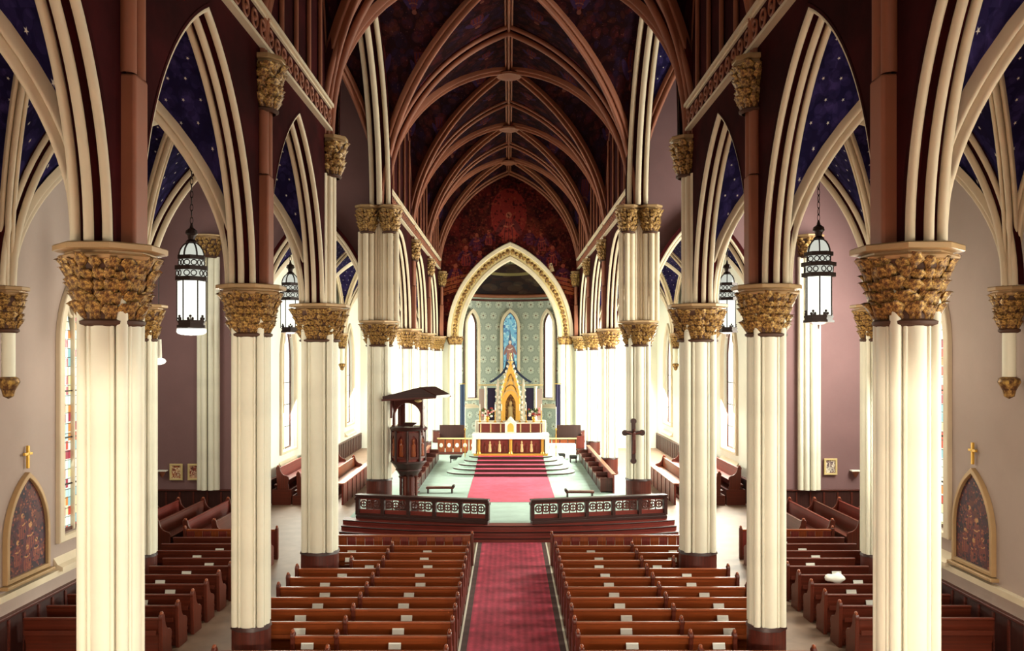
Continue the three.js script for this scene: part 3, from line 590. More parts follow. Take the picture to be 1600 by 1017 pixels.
for (const s of [-1, 1]) {
  for (let i = 1; i <= 4; i++) pier(s * PX, D[i], {
    k: i > 2 ? 1.16 : 0.86, ra: i > 2 ? 0.85 : 0.7, base: i === 4 ? PLAT : 0, plinth: i > 2 ? 1.22 : 1.15, single: i < 3, upper: i > 2 ? 0.44 : 0.36, cross: i > 2, wide: i === 4, count: i > 2 ? 24 : 22,
    label: 'cream clustered pier with gilded leaf capital, ' + (i === 4 ? (s < 0 ? 'standing behind the wooden pulpit' : 'with the dark crucifix hung on it') : pierWords[i] + ', ' + SIDE(s)), group: 'nave piers' });
  for (let i = 5; i <= 6; i++) pier(s * PX, D[i], { k: 1.0, base: PLAT, plinth: 0.9, upper: 0.36, label: 'cream clustered chancel pier, ' + (i === 5 ? 'first' : 'second') + ' beyond the crossing, ' + SIDE(s), group: 'chancel piers' });
  pier(s * 5.1, D[7] - 0.35, { k: 0.8, base: PLAT, plinth: 0.9, upper: 0.34, label: 'cream clustered pier against the mural wall beside the chancel arch, ' + SIDE(s), group: 'chancel piers' });
  pier(s * 10.2, 24.1, { name: 'aisle_column', k: 0.7, plinth: 1.1, ch: 0.98, single: true, count: 14, ra: 0.6, label: 'slim cream aisle column where the transept begins, ' + SIDE(s), group: 'aisle columns' });
  pier(s * 10.45, 35.3, { name: 'aisle_column', k: 0.7, plinth: 1.1, ch: 0.98, ra: 0.6, count: 14, label: 'slim cream column at the mouth of the chancel aisle, ' + SIDE(s), group: 'aisle columns' });
  // tall wall shafts of the transept
  const w = thing('wall_shaft_cluster', 'tall cluster of cream wall shafts rising from the transept wainscot, ' + SIDE(s), 'pillar', s * 12.4, 1.1, -35.5, 0, 'transept wall shafts');
  for (const [x, z, r] of [[-0.34, 0.02, 0.13], [-0.14, 0.12, 0.12], [0.14, 0.12, 0.12], [0.34, 0.02, 0.13]]) put('shaft', shaftGeo(r, 9.6, 14), MAT.stone, w, x, 0, z);
  capital(w, 0, 9.6, 0.05, 0.9, 0.36, 0.5, { k: 0.7, count: 12 });
  // vault corbels on the aisle walls
  for (const d of [17.9, 11.4, 45, 53.7]) {
    const c = thing('vault_corbel', 'gilded leaf corbel with a short shaft on the aisle wall, ' + (d < 20 ? 'nave' : 'chancel') + ', ' + ORD[d === 11.4 || d === 45 ? 0 : 1] + ' one, ' + SIDE(s), 'corbel', s * 10.42, 0, -d, 0, 'aisle corbels');
    put('shaft', shaftGeo(0.13, 1.05, 12), MAT.stone, c, 0, 6.15, 0);
    add('pendant', lathe([[0.01, 0], [0.1, 0.05], [0.13, 0.18], [0.22, 0.35], [0.2, 0.42], [0.13, 0.46]], 12).translate(0, 5.72, 0), MAT.gilt, c);
    capital(c, 0, 7.15, 0, 0.9, 0.17, 0.32, { k: 0.5, ra: 0.4, count: 10 });
  }
}

// ================================================================ PEWS
const pewCache = {};
const endShape = (() => {
  const s = new THREE.Shape(); s.moveTo(-0.3, 0); s.lineTo(0.2, 0); s.lineTo(0.24, 0.9); s.quadraticCurveTo(0.27, 0.99, 0.2, 1.02); s.quadraticCurveTo(0.1, 1.03, 0.09, 0.94); s.quadraticCurveTo(0.06, 0.7, -0.12, 0.62);
  s.quadraticCurveTo(-0.28, 0.6, -0.3, 0.5); s.quadraticCurveTo(-0.25, 0.3, -0.3, 0.12); s.lineTo(-0.3, 0); return s;
})();
const endGeo = (() => { const g = uvBox(new THREE.ExtrudeGeometry(endShape, { depth: 0.06, bevelEnabled: true, bevelSize: 0.012, bevelThickness: 0.012, bevelSegments: 1, curveSegments: 5 }).translate(0, 0, -0.03).rotateY(-Math.PI / 2), 'y'); g.userData.uvd = true; return g; })();
const knobGeo = (() => { const g = uvBox(new THREE.SphereGeometry(0.055, 10, 7).scale(0.75, 1, 1.1)); g.userData.uvd = true; return g; })();
function pewGeos(L) {
  const k = L.toFixed(2); if (pewCache[k]) return pewCache[k];
  const u = (g) => { const n = uvBox(g, 'x'); n.userData.uvd = true; return n; };
  const tilt = 0.12;
  return pewCache[k] = {
    back: u(box(L, 0.52, 0.03).rotateX(tilt).translate(0, 0.65, 0.13)), rail: u(rbox(L, 0.05, 0.085, 0.015, 0, 0.925, 0.165)),
    seat: u(rbox(L, 0.04, 0.42, 0.012, 0, 0.43, -0.12)), rack: u(join([box(L - 0.1, 0.02, 0.1, 0, 0.6, 0.2), box(L - 0.1, 0.09, 0.015, 0, 0.65, 0.25)])),
    kneeler: u(rbox(L - 0.12, 0.08, 0.18, 0.02, 0, 0.17, 0.29)), panel: u(box(L, 0.4, 0.025, 0, 0.21, 0.08)),
  };
}
function makePew(name, L, ends, mat, label, category, group, x, z, turn = 0, y = 0) {
  const t = thing(name, label, category, x, y, z, turn, group), g = pewGeos(L);
  add('backrest', g.back, mat, t); add('top_rail', g.rail, mat, t); add('seat', g.seat, mat, t); add('book_rack', g.rack, mat, t); add('kneeler', g.kneeler, MAT.oakDark, t); add('lower_panel', g.panel, mat, t);
  for (const e of ends) { const p = add('pew_end', endGeo, MAT.oakDark, t); p.position.x = e * (L / 2 + 0.03); const kn = add('finial', knobGeo, MAT.oak, p); kn.position.set(0, 1.03, 0.17); }
  return t;
}
function leaflet(x, z, label, y = 0.615, w = 0.25) {
  const g = new RoundedBoxGeometry(w, 0.2, 0.025, 1, 0.004); g.rotateX(-0.34).translate(x + (rnd() - 0.5) * 0.3, y + 0.1, z + 0.215);
  return single('leaflet', g, MAT.paper, label, 'booklet', 'white booklets in the pew racks');
}
const rowsD = []; for (let i = 0; i < 12; i++) rowsD.push(25.7 - 0.92 * i);
for (const s of [-1, 1]) {
  const inA = 1.3, mid = 3.58, out = 5.78;
  rowsD.forEach((d, i) => {
    const nearPier = Math.abs(d + 0.16 - 24) < 0.85 || Math.abs(d + 0.16 - 17.6) < 0.85, o2 = nearPier ? 4.5 : out, z = -d - 0.16;
    const where = ORD[i] + ' row from the chancel steps, ' + SIDE(s);
    makePew('pew', mid - inA - 0.06, [-1, 1], MAT.oak, 'oak pew beside the red aisle carpet, ' + where, 'pew', 'nave pews by the carpet', CX + s * (mid + inA) / 2, z);
    const L2 = o2 - mid - 0.12; makePew('pew', L2, [s], MAT.oak, (nearPier ? 'short oak pew stopping at a pier, ' : 'oak pew on the side-aisle half, ') + where, 'pew', 'nave pews by the side aisles', CX + s * (mid + 0.06 + L2 / 2), z);
    leaflet(CX + s * (mid + inA) / 2, z, 'white booklet in the carpet-side pew rack, ' + where);
    leaflet(CX + s * (mid + 0.06 + L2 / 2), z, 'white booklet in the outer nave pew rack, ' + where);
  });
  for (let i = 0; i < 10; i++) {
    const d = 26.9 - 0.92 * i, end = Math.abs(d - 24) < 0.8 ? 9.72 : 10.5, L = end - 7.55, z = -d - 0.16;
    const where = ORD[i] + ' row from the transept, ' + SIDE(s);
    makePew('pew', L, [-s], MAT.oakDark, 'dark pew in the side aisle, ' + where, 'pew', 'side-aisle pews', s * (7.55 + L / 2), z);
    leaflet(s * (8.5 + (i % 3) * 0.25), z, 'white booklet in the rack of the side-aisle pew, ' + where);
  }
  // panelled fronts before the first rows
  const front = (x0, x1, d, label) => {
    const c = (x0 + x1) / 2, L = Math.abs(x1 - x0), t = thing('pew_front_screen', label, 'screen', c, 0, -d, 0, 'pew front screens');
    add('top_rail', rbox(L, 0.06, 0.12, 0.015, 0, 0.95, 0), MAT.oak, t); add('base_rail', box(L, 0.12, 0.07, 0, 0.06, 0), MAT.oakDark, t);
    const n = Math.round(L / 0.27); for (let i = 0; i < n; i++) add('plank', rbox(L / n - 0.012, 0.8, 0.035, 0.008, -L / 2 + (i + 0.5) * L / n, 0.52, 0), i % 2 ? MAT.oak : MAT.redwood, t, 'y');
    for (const e of [-1, 1]) { const p = add('end_post', rbox(0.09, 1.02, 0.14, 0.015, e * (L / 2 + 0.045), 0.51, 0), MAT.oakDark, t, 'y'); add('finial', knobGeo, MAT.oak, p).position.set(e * (L / 2 + 0.045), 1.05, 0); }
  };
  front(CX + s * 1.3, CX + s * 5.75, 27.1, 'panelled oak screen before the first nave pews, ' + SIDE(s));
  front(s * 7.6, s * 10.5, 28.0, 'panelled dark screen before the side-aisle pews, ' + SIDE(s));
  // transept pews facing the crossing, running down the church
  for (let i = 0; i < 5; i++) {
    const L = 4.4; makePew('pew', L, [-1, 1], i % 2 ? MAT.redwood : MAT.oakDark, 'pew facing the crossing in the transept, ' + ORD[i] + ' row out from the aisle line, ' + SIDE(s), 'pew', 'transept pews', s * (9.9 + i * 0.98), -31.6, s < 0 ? -Math.PI / 2 : Math.PI / 2);
  }
  // chancel-aisle stalls
  for (let i = 0; i < 3; i++) {
    const q = makePew('choir_stall', 8.6, [-1, 1], i === 0 ? MAT.oak : MAT.redwood, 'long wooden stall in the chancel aisle, ' + ORD[i] + ' row from the chancel piers, ' + SIDE(s), 'stall', 'chancel aisle stalls', s * (8.3 + i * 0.9), -42.6, s < 0 ? -Math.PI / 2 : Math.PI / 2, 0.16 + i * 0.26);
    add('platform', box(8.8, 0.16 + i * 0.26, 0.84, 0, -(0.16 + i * 0.26) / 2, 0), MAT.oakDark, q);
  }
  const fd = thing('stall_desk', 'long panelled desk with pale ledge before the chancel aisle stalls, ' + SIDE(s), 'desk', s * 7.45, 0, -42.6, s < 0 ? -Math.PI / 2 : Math.PI / 2, 'chancel aisle desks');
  add('desk_panel', box(8.8, 0.92, 0.06, 0, 0.46, -0.05), MAT.redwood, fd); add('ledge', rbox(8.9, 0.05, 0.3, 0.015, 0, 0.95, 0), MAT.oak, fd); for (let i = 0; i <= 8; i++) add('stile', box(0.09, 0.9, 0.04, -4.35 + i * 1.0875, 0.45, -0.09), MAT.oakDark, fd, 'y');
  // choir stalls along the sanctuary
  const cs = thing('choir_stall', 'dark choir stall with pale ledge along the sanctuary edge, ' + SIDE(s), 'stall', s * 4.3, PLAT, -44.9, 0, 'sanctuary stalls');
  add('desk_front', box(0.06, 0.8, 12.6, s * 0.42, 0.4, 0), MAT.redwood, cs, 'z'); add('ledge', rbox(0.2, 0.05, 12.7, 0.015, s * 0.42, 0.85, 0), MAT.oak, cs, 'z');
  add('seat', rbox(0.45, 0.06, 12, 0.015, s * 0.1, 0.42, 0), MAT.oakDark, cs, 'z'); add('seat_front', box(0.05, 0.4, 12, -s * 0.1, 0.2, 0), MAT.darkwood, cs, 'z');
  for (let i = 0; i <= 6; i++) add('arm', rbox(0.55, 0.62, 0.06, 0.015, s * 0.12, 0.35, -6 + i * 2), MAT.walnut, cs, 'y');
  const kn = thing('kneeling_bench', 'low dark kneeling bench before the sanctuary stall, ' + SIDE(s), 'kneeler', s * 3.1, PLAT, s < 0 ? -38.8 : -37.6, 0, 'kneeling benches');
  add('bench_top', rbox(1.25, 0.09, 0.36, 0.02, 0, 0.24, 0), MAT.oakDark, kn); for (const e of [-1, 1]) add('foot', box(0.07, 0.2, 0.32, e * 0.54, 0.1, 0), MAT.darkwood, kn); add('scroll', new THREE.CylinderGeometry(0.07, 0.07, 0.34, 10).rotateX(Math.PI / 2).translate(-s * 0.6, 0.3, 0), MAT.darkwood, kn);
}
// things left lying on the side-aisle pews
single('coat', (() => { const g = new THREE.SphereGeometry(0.24, 14, 8).scale(1.1, 0.5, 0.8); const p = g.attributes.position; for (let i = 0; i < p.count; i++) p.setY(i, p.getY(i) * (1 + 0.3 * Math.sin(p.getX(i) * 17 + p.getZ(i) * 9))); g.computeVertexNormals(); return g.translate(8.35, 0.93, -22.0); })(), MAT.paper, 'crumpled white cloth laid over a dark side-aisle pew', 'cloth');

// carpets
const runner = thing('aisle_carpet', 'worn crimson carpet running up the central aisle between the pews', 'carpet', CX, 0, -15.4);
add('carpet_field', box(2.1, 0.012, 30.1, 0, 0.006, 0), MAT.crimson, runner); for (const e of [-1, 1]) { add('carpet_border', box(0.14, 0.013, 30.1, e * 1.12, 0.0065, 0), MAT.carpetEdge, runner); add('pale_edge_strip', box(0.05, 0.016, 30.1, e * 1.215, 0.008, 0), MAT.ivory, runner); }  // pale strip beside each dark carpet border
single('sanctuary_carpet', box(3.8, 0.012, 7.6, CX, PLAT + 0.006, -40.1), MAT.rose, 'rose red carpet on the green sanctuary floor below the altar steps', 'carpet');

// ================================================================ COMMUNION RAIL
for (const s of [-1, 1]) {
  const a = V(CX - 0.06 + s * 0.82, PLAT, -31.55), b = V(CX + s * 5.85, PLAT, -32.75), L = a.distanceTo(b), turn = Math.atan2(-(b.z - a.z), b.x - a.x);
  const t = thing('communion_rail', 'dark carved communion rail with openwork roundels, ' + SIDE(s) + ' of the gate gap', 'altar rail', a.x, PLAT, a.z, turn, 'communion rail halves');
  add('top_rail', join([rbox(L + 0.12, 0.07, 0.34, 0.02, L / 2, 0.88, 0), box(L + 0.04, 0.06, 0.22, L / 2, 0.82, 0)]), MAT.darkwood, t);
  add('base_rail', join([rbox(L + 0.08, 0.12, 0.28, 0.02, L / 2, 0.06, 0), box(L, 0.1, 0.18, L / 2, 0.16, 0)]), MAT.darkwood, t);
  for (let i = 0; i <= 5; i++) add('post', join([rbox(0.14, 0.7, 0.2, 0.02, L * i / 5, 0.48, 0), box(0.18, 0.08, 0.24, L * i / 5, 0.74, 0)]), MAT.darkwood, t, 'y');
  for (let i = 0; i < 5; i++) {
    const c = L * (i + 0.5) / 5, w = L / 5 - 0.16;
    const pn = add('panel', join([box(w, 0.16, 0.05, c, 0.28, 0), box(w, 0.05, 0.05, c, 0.75, 0)]), MAT.redwood, t);
    for (const e of [-1, 0, 1]) { const x = c + e * w * 0.31; add('roundel', join([new THREE.TorusGeometry(0.13, 0.024, 6, 16).translate(x, 0.55, 0), ...[0, 1, 2, 3].map((q) => new THREE.TorusGeometry(0.055, 0.016, 5, 10).translate(x + 0.06 * Math.cos(q * Math.PI / 2 + 0.785), 0.55 + 0.06 * Math.sin(q * Math.PI / 2 + 0.785), 0))]), e ? MAT.walnut : MAT.oakDark, pn); }
    for (const e of [-1, 1]) add('baluster', cyl(0.025, 0.025, 0.38, 8, c + e * w * 0.155, 0.36, 0), MAT.walnut, pn);
  }
}

// ================================================================ PULPIT beside the pier
{
  const t = thing('pulpit', 'carved dark wooden pulpit with an arched canopy on posts', 'pulpit', -4.0, PLAT, -34.3, -0.35);
  const W = MAT.walnut, K = MAT.darkwood, hex = (r0, r1, h, y) => cyl(r0, r1, h, 8, 0, y, 0).rotateY(Math.PI / 8);
  add('foot', join([hex(0.55, 0.55, 0.14, 0), hex(0.46, 0.42, 0.12, 0.14)]), K, t);
  add('stem', hex(0.24, 0.24, 1.2, 0.24), W, t, 'y');
  for (let i = 0; i < 8; i++) { const a = i * Math.PI / 4; add('colonnette', join([cyl(0.05, 0.05, 1.1, 8, 0.33 * Math.sin(a), 0.26, 0.33 * Math.cos(a)), cyl(0.05, 0.09, 0.1, 8, 0.33 * Math.sin(a), 1.3, 0.33 * Math.cos(a))]), i % 2 ? W : MAT.oakDark, t, 'y'); }
  add('corbelled_base', join([hex(0.36, 0.5, 0.22, 1.42), hex(0.52, 0.52, 0.06, 1.62), hex(0.5, 0.68, 0.26, 1.68), hex(0.72, 0.72, 0.07, 1.94)]), K, t);
  add('tub', hex(0.62, 0.62, 1.25, 2.0), MAT.redwood, t, 'y');
  for (let i = 0; i < 8; i++) {
    const a = i * Math.PI / 4, r = 0.585, m = new THREE.Matrix4().makeRotationY(a).setPosition(r * Math.sin(a), 0, r * Math.cos(a));
    const pan = add('carved_panel', join([extr(poly(rect(-0.2, 0.2, 2.12, 3.15), [lancet(0, 0.15, 2.2, 2.75, 0.28, 6)]), 0.05)]).applyMatrix4(m), W, t, 'y');
    add('saint_figure', lathe([[0.08, 0], [0.1, 0.05], [0.075, 0.3], [0.09, 0.45], [0.03, 0.52], [0.055, 0.58], [0.05, 0.66], [0.01, 0.7]], 10).scale(1, 1, 0.5).translate(0, 2.22, 0.03).applyMatrix4(m), MAT.oak, pan);
    const b = a + Math.PI / 8; add('corner_shaft', cyl(0.045, 0.045, 1.25, 8, 0.66 * Math.sin(b), 2.0, 0.66 * Math.cos(b)), K, t, 'y');
  }
  add('rim', join([hex(0.72, 0.76, 0.08, 3.22), hex(0.76, 0.7, 0.06, 3.3)]), K, t);
  add('book_rest', box(0.5, 0.03, 0.36).rotateX(0.3).translate(0.25, 3.48, 0.45), K, t);
  // back posts, arched braces, canopy
  for (const [x, z] of [[-0.62, 0.05], [-0.62, -0.42], [0.62, 0.05], [0.35, -0.55]]) add('post', join([rbox(0.11, 1.45, 0.11, 0.015, x, 3.75, z), box(0.15, 0.08, 0.15, x, 3.36, z), box(0.15, 0.08, 0.15, x, 4.1, z)]), W, t, 'y');
  const brace = (x0, x1, z, ry) => { const w = x1 - x0; return extr(poly([[x0, 3.7], [x0, 4.46], [x1, 4.46], [x1, 3.7], ...lancet((x0 + x1) / 2, w / 2 - 0.07, 3.7, 3.72, 0.58, 8)]), 0.08).translate(0, 0, z - 0.035); };
  add('arched_brace', brace(-0.66, 0.66, 0.05), W, t); add('arched_brace', brace(-0.5, 0.5, 0).rotateY(Math.PI / 2).translate(-0.62, 0, -0.18), W, t);
  add('canopy', extr(poly([[-0.85, 4.42], [0.6, 4.52], [1.45, 4.56], [1.45, 4.62], [0.86, 4.9], [0.74, 4.92], [-0.85, 4.54]]), 1.3, 0.03).translate(0, 0, -0.75), K, t);
  for (const z of [-0.79, 0.6]) add('canopy_edge', extr(poly([[-0.88, 4.38], [1.5, 4.53], [1.5, 4.59], [-0.88, 4.46]]), 0.05).translate(0, 0, z - 0.02), W, t);
  add('canopy_boss', lathe([[0.01, 0], [0.12, 0.04], [0.16, 0.1], [0.05, 0.16]], 10).translate(0.6, 4.33, 0.35), MAT.goldPale, t);
  add('backboard', rbox(0.3, 2.2, 0.06, 0.02, -0.55, 3.4, -0.5), W, t, 'y');
  // stair behind, curving down towards the sanctuary
  for (let i = 0; i < 8; i++) { const a = -2.5 + i * 0.05; add('stair_tread', rbox(0.7, 0.06, 0.3, 0.015, -0.45 - i * 0.12, 1.95 - i * 0.24, -0.85 - i * 0.28), W, t); }
  for (const e of [-0.2, -0.8]) add('handrail', sweep(Array.from({ length: 9 }, (_, i) => ({ p: V(e - i * 0.12, 2.85 - i * 0.24, -0.7 - i * 0.28), n: UP })), V(1, 0, 0), [[-0.04, -0.04], [-0.04, 0.04], [0.04, 0.04], [0.04, -0.04], [-0.04, -0.04]]), K, t);
}

// ================================================================ CRUCIFIX on the opposite pier
{
  const t = thing('crucifix', 'large dark crucifix hanging on the pier opposite the pulpit', 'crucifix', 4.97, 2.42, -34.28, 0.08);
  add('cross', join([rbox(0.17, 1.6, 0.08, 0.02, 0, 0.8, 0), rbox(0.7, 0.16, 0.08, 0.02, 0, 1.14, 0), ...[[0, 1.6], [-0.35, 1.14], [0.35, 1.14], [0, 0.02]].map(([x, y]) => cyl(0.12, 0.12, 0.085, 10).rotateX(Math.PI / 2).translate(x, y, -0.04))]), MAT.darkwood, t, 'y');
  const corpus = [new THREE.SphereGeometry(0.055, 10, 8).translate(0.015, 1.25, 0.09), new THREE.CapsuleGeometry(0.075, 0.28, 4, 10).scale(1, 1, 0.6).translate(0, 0.98, 0.08), new THREE.CapsuleGeometry(0.05, 0.5, 4, 8).translate(-0.02, 0.58, 0.08), new THREE.CapsuleGeometry(0.045, 0.5, 4, 8).translate(0.035, 0.6, 0.09)];
  for (const e of [-1, 1]) corpus.push(new THREE.CapsuleGeometry(0.028, 0.26, 3, 8).rotateZ(e * -1.25).translate(e * 0.18, 1.13, 0.08));
  add('corpus', join(corpus), MAT.walnut, t);
}

// ================================================================ HIGH ALTAR
const AXC = CX;
const altarSteps = shell('trim_2', 'rounded altar steps carpeted in rose red', 'steps');
const stepW = [3.35, 3.05, 2.78, 2.5, 2.25];
for (let k = 0; k < 5; k++) {
  const w = stepW[k], f = 43.9 + k * 0.48, o = []; const R = 1.3 - k * 0.12;
  o.push([AXC - w, -50.4]); for (let i = 0; i <= 6; i++) { const a = Math.PI + i / 6 * Math.PI / 2; o.push([AXC - w + R + R * Math.cos(a), -(f + R * 0.8) - R * 0.8 * Math.sin(a)]); }
  for (let i = 0; i <= 6; i++) { const a = i / 6 * Math.PI / 2; o.push([AXC + w - R + R * Math.sin(a), -(f + R * 0.8) + R * 0.8 * Math.cos(a)]); } o.push([AXC + w, -50.4]);
  add('step', flatSlab(o, PLAT + k * 0.16, PLAT + k * 0.16 + 0.16), MAT.teal, altarSteps);
  add('step_carpet', box(3.7 - k * 0.06, 0.015, 0.52, AXC, PLAT + 0.16 * (k + 1) + 0.007, -f - 0.26), MAT.rose, altarSteps);
  add('step_riser', box(3.75 - k * 0.06, 0.15, 0.02, AXC, PLAT + 0.16 * k + 0.075, -f + 0.004), MAT.darkwood, altarSteps);
  add('step_nosing', sweep(o.slice(1, -1).map(([x, z]) => ({ p: V(x, PLAT + 0.16 * (k + 1), z), n: UP })), V(0, 0, 1), [[-0.02, 0.004], [0.035, 0.004], [0.035, -0.05], [0, -0.06]]), MAT.darkwood, altarSteps);
}
const PRED = PLAT + 0.8;
{
  const t = thing('high_altar', 'high altar with red relief front, gold columns and white cloth', 'altar', AXC, PRED, -46.9);
  add('body', box(3.7, 0.98, 1.1, 0, 0.49, -0.1), MAT.oakDark, t); add('base_moulding', rbox(4.0, 0.12, 1.35, 0.03, 0, 0.06, -0.05), MAT.gold, t);
  for (const x of [-1.72, 0, 1.72]) add('column', join([cyl(0.09, 0.09, 0.66, 12, x, 0.2, 0.52), cyl(0.13, 0.1, 0.1, 12, x, 0.12, 0.52), cyl(0.09, 0.15, 0.12, 12, x, 0.84, 0.52)]), MAT.gold, t);
  for (const e of [-1, 1]) {
    const pn = add('relief_panel', join([box(1.42, 0.76, 0.05, e * 0.86, 0.54, 0.46)]), MAT.redwood, t);
    for (let i = 0; i < 5; i++) add('relief_figure', lathe([[0.09, 0], [0.11, 0.08], [0.075, 0.3], [0.09, 0.42], [0.03, 0.48], [0.055, 0.54], [0.05, 0.6], [0.01, 0.64]], 8).scale(0.8, 0.8 + 0.15 * (i % 2), 0.6).translate(e * 0.86 - 0.52 + i * 0.26, 0.2, 0.5), i % 2 ? MAT.goldPale : MAT.oakDark, pn);
  }
  add('mensa', rbox(4.05, 0.14, 1.35, 0.02, 0, 1.05, -0.05), MAT.marble, t);
  const cloth = [box(4.16, 0.03, 1.42, 0, 1.14, -0.05), box(4.08, 0.22, 0.02, 0, 1.015, 0.65)];
  for (const e of [-1, 1]) cloth.push(box(0.03, 1.0, 1.36, e * 2.065, 0.624, -0.05), box(0.2, 0.76, 0.02, e * 1.97, 0.525, 0.655));
  add('altar_cloth', join(cloth), MAT.cloth, t);
  add('gradine', rbox(3.5, 0.5, 0.45, 0.02, 0, 1.4, -0.75), MAT.redwood, t); for (let i = 0; i < 7; i++) add('gradine_pilaster', box(0.07, 0.46, 0.04, -1.65 + i * 0.55, 1.4, -0.51), MAT.goldPale, t);
  add('gradine_top', rbox(3.65, 0.06, 0.5, 0.015, 0, 1.68, -0.75), MAT.marble, t);
  const tb = add('tabernacle', join([rbox(0.62, 0.62, 0.5, 0.03, 0, 1.46, -0.45), cyl(0.36, 0.05, 0.28, 4).rotateY(Math.PI / 4).translate(0, 1.77, -0.45)]), MAT.ivory, t); add('tabernacle_door', extr(poly(lancet(0, 0.17, 1.22, 1.5, 0.2, 6)), 0.03).translate(0, 0, -0.2), MAT.gold, tb);
}
{
  const t = thing('gilded_reredos', 'gilded spired reredos with white crockets behind the high altar', 'reredos', AXC, PRED, -48.7);
  add('base', rbox(4.0, 1.75, 0.6, 0.03, 0, 0.87, 0), MAT.ivory, t);
  add('central_gable', extr(poly([[-0.52, 1.7], [0.52, 1.7], [0.52, 3.2], [0.42, 3.75], [0.22, 4.35], [0.1, 4.75], [0, 5.05], [-0.1, 4.75], [-0.22, 4.35], [-0.42, 3.75], [-0.52, 3.2]], [lancet(0, 0.3, 1.75, 2.6, 0.65, 8)]), 0.35, 0.02).translate(0, 0, -0.1), MAT.gold, t);
  add('niche_back', box(0.7, 1.7, 0.05, 0, 2.5, -0.05), MAT.gilt, t);
  add('statue', lathe([[0.16, 0], [0.2, 0.06], [0.13, 0.45], [0.16, 0.72], [0.06, 0.82], [0.095, 0.9], [0.09, 1.0], [0.02, 1.08]], 14).scale(1, 1, 0.75).translate(0, 1.78, 0.12), MAT.goldPale, t);
  for (let q = 0; q < 4; q++) add('gable_arch', sweep(archPath(V(0, 3.05 + q * 0.3, 0.28), V(0.42 - q * 0.09, 0, 0), 0.42, 6), V(0, 0, 1), [[-0.04, -0.03], [-0.04, 0.04], [0.04, 0.04], [0.04, -0.03]]), q % 2 ? MAT.gilt : MAT.goldPale, t);
  for (const e of [-1, 1]) {
    for (let i = 0; i < 11; i++) { const y = 1.9 + i * 0.29, x = e * (i < 5 ? 0.6 : 0.6 - Math.pow((i - 4) / 7, 0.9) * 0.52); add('crocket', new THREE.IcosahedronGeometry(0.085, 1).scale(1.1, 1.2, 1).translate(x, y, 0.2), MAT.ivory, t); }
    add('side_pinnacle', join([rbox(0.14, 2.0, 0.16, 0.02, e * 0.72, 2.7, 0.05), cyl(0.1, 0.01, 0.5, 6, e * 0.72, 3.7, 0.05)]), MAT.ivory, t);
    for (let i = 0; i < 5; i++) add('crocket', new THREE.IcosahedronGeometry(0.075, 1).translate(e * (0.84 - i * 0.01), 2.0 + i * 0.36, 0.12), MAT.ivory, t);
    add('dossal', rbox(0.46, 1.85, 0.05, 0.01, e * 1.08, 2.65, -0.05), MAT.violet, t);
    add('outer_column', join([cyl(0.07, 0.06, 1.85, 10, e * 1.42, 1.75, 0.05), cyl(0.06, 0.11, 0.12, 10, e * 1.42, 3.55, 0.05), cyl(0.11, 0.08, 0.1, 10, e * 1.42, 1.72, 0.05)]), MAT.ivory, t);
    add('outer_panel', rbox(0.3, 1.8, 0.05, 0.01, e * 1.64, 2.62, -0.05), MAT.plaster, t);
    add('canopy_wing', sweep(Array.from({ length: 12 }, (_, i) => { const u = i / 11; return { p: V(e * (0.16 + 0.95 * Math.pow(u, 2.2)), 5.0 - 1.15 * u, 0.02), n: V(e * 0.75, 0.65, 0) }; }), V(0, 0, 1), [[-0.1, 0], [-0.1, 0.13], [0.1, 0.13], [0.1, 0], [-0.1, 0]]), MAT.navy, t);
  }
  add('cross_beam', rbox(3.7, 0.08, 0.1, 0.02, 0, 3.74, 0), MAT.goldPale, t);
  add('spire_crown', join([cyl(0.12, 0.2, 0.14, 8, 0, 4.95, 0.05), cyl(0.12, 0.02, 0.35, 8, 0, 5.12, 0.05), new THREE.SphereGeometry(0.07, 8, 6).translate(0, 5.5, 0.05)]), MAT.goldPale, t);
}
const candle = (x, z, y, h, label, group) => {
  const t = thing('altar_candlestick', label, 'candlestick', x, y, z, 0, group);
  add('stick', lathe([[0.09, 0], [0.09, 0.03], [0.03, 0.08], [0.022, h * 0.3], [0.045, h * 0.33], [0.02, h * 0.36], [0.02, h * 0.6], [0.06, h * 0.63], [0.015, h * 0.65]], 10), MAT.gold, t); add('wax', cyl(0.022, 0.02, h * 0.38, 8, 0, h * 0.63, 0), MAT.ivory, t);
};
for (const e of [-1, 1]) for (let i = 0; i < 3; i++) candle(AXC + e * [0.5, 0.86, 1.7][i], -47.56, PRED + 1.71, 1.0, 'gold candlestick with white candle on the altar gradine, ' + ORD[i] + ' from the tabernacle, ' + SIDE(e), 'altar candlesticks');
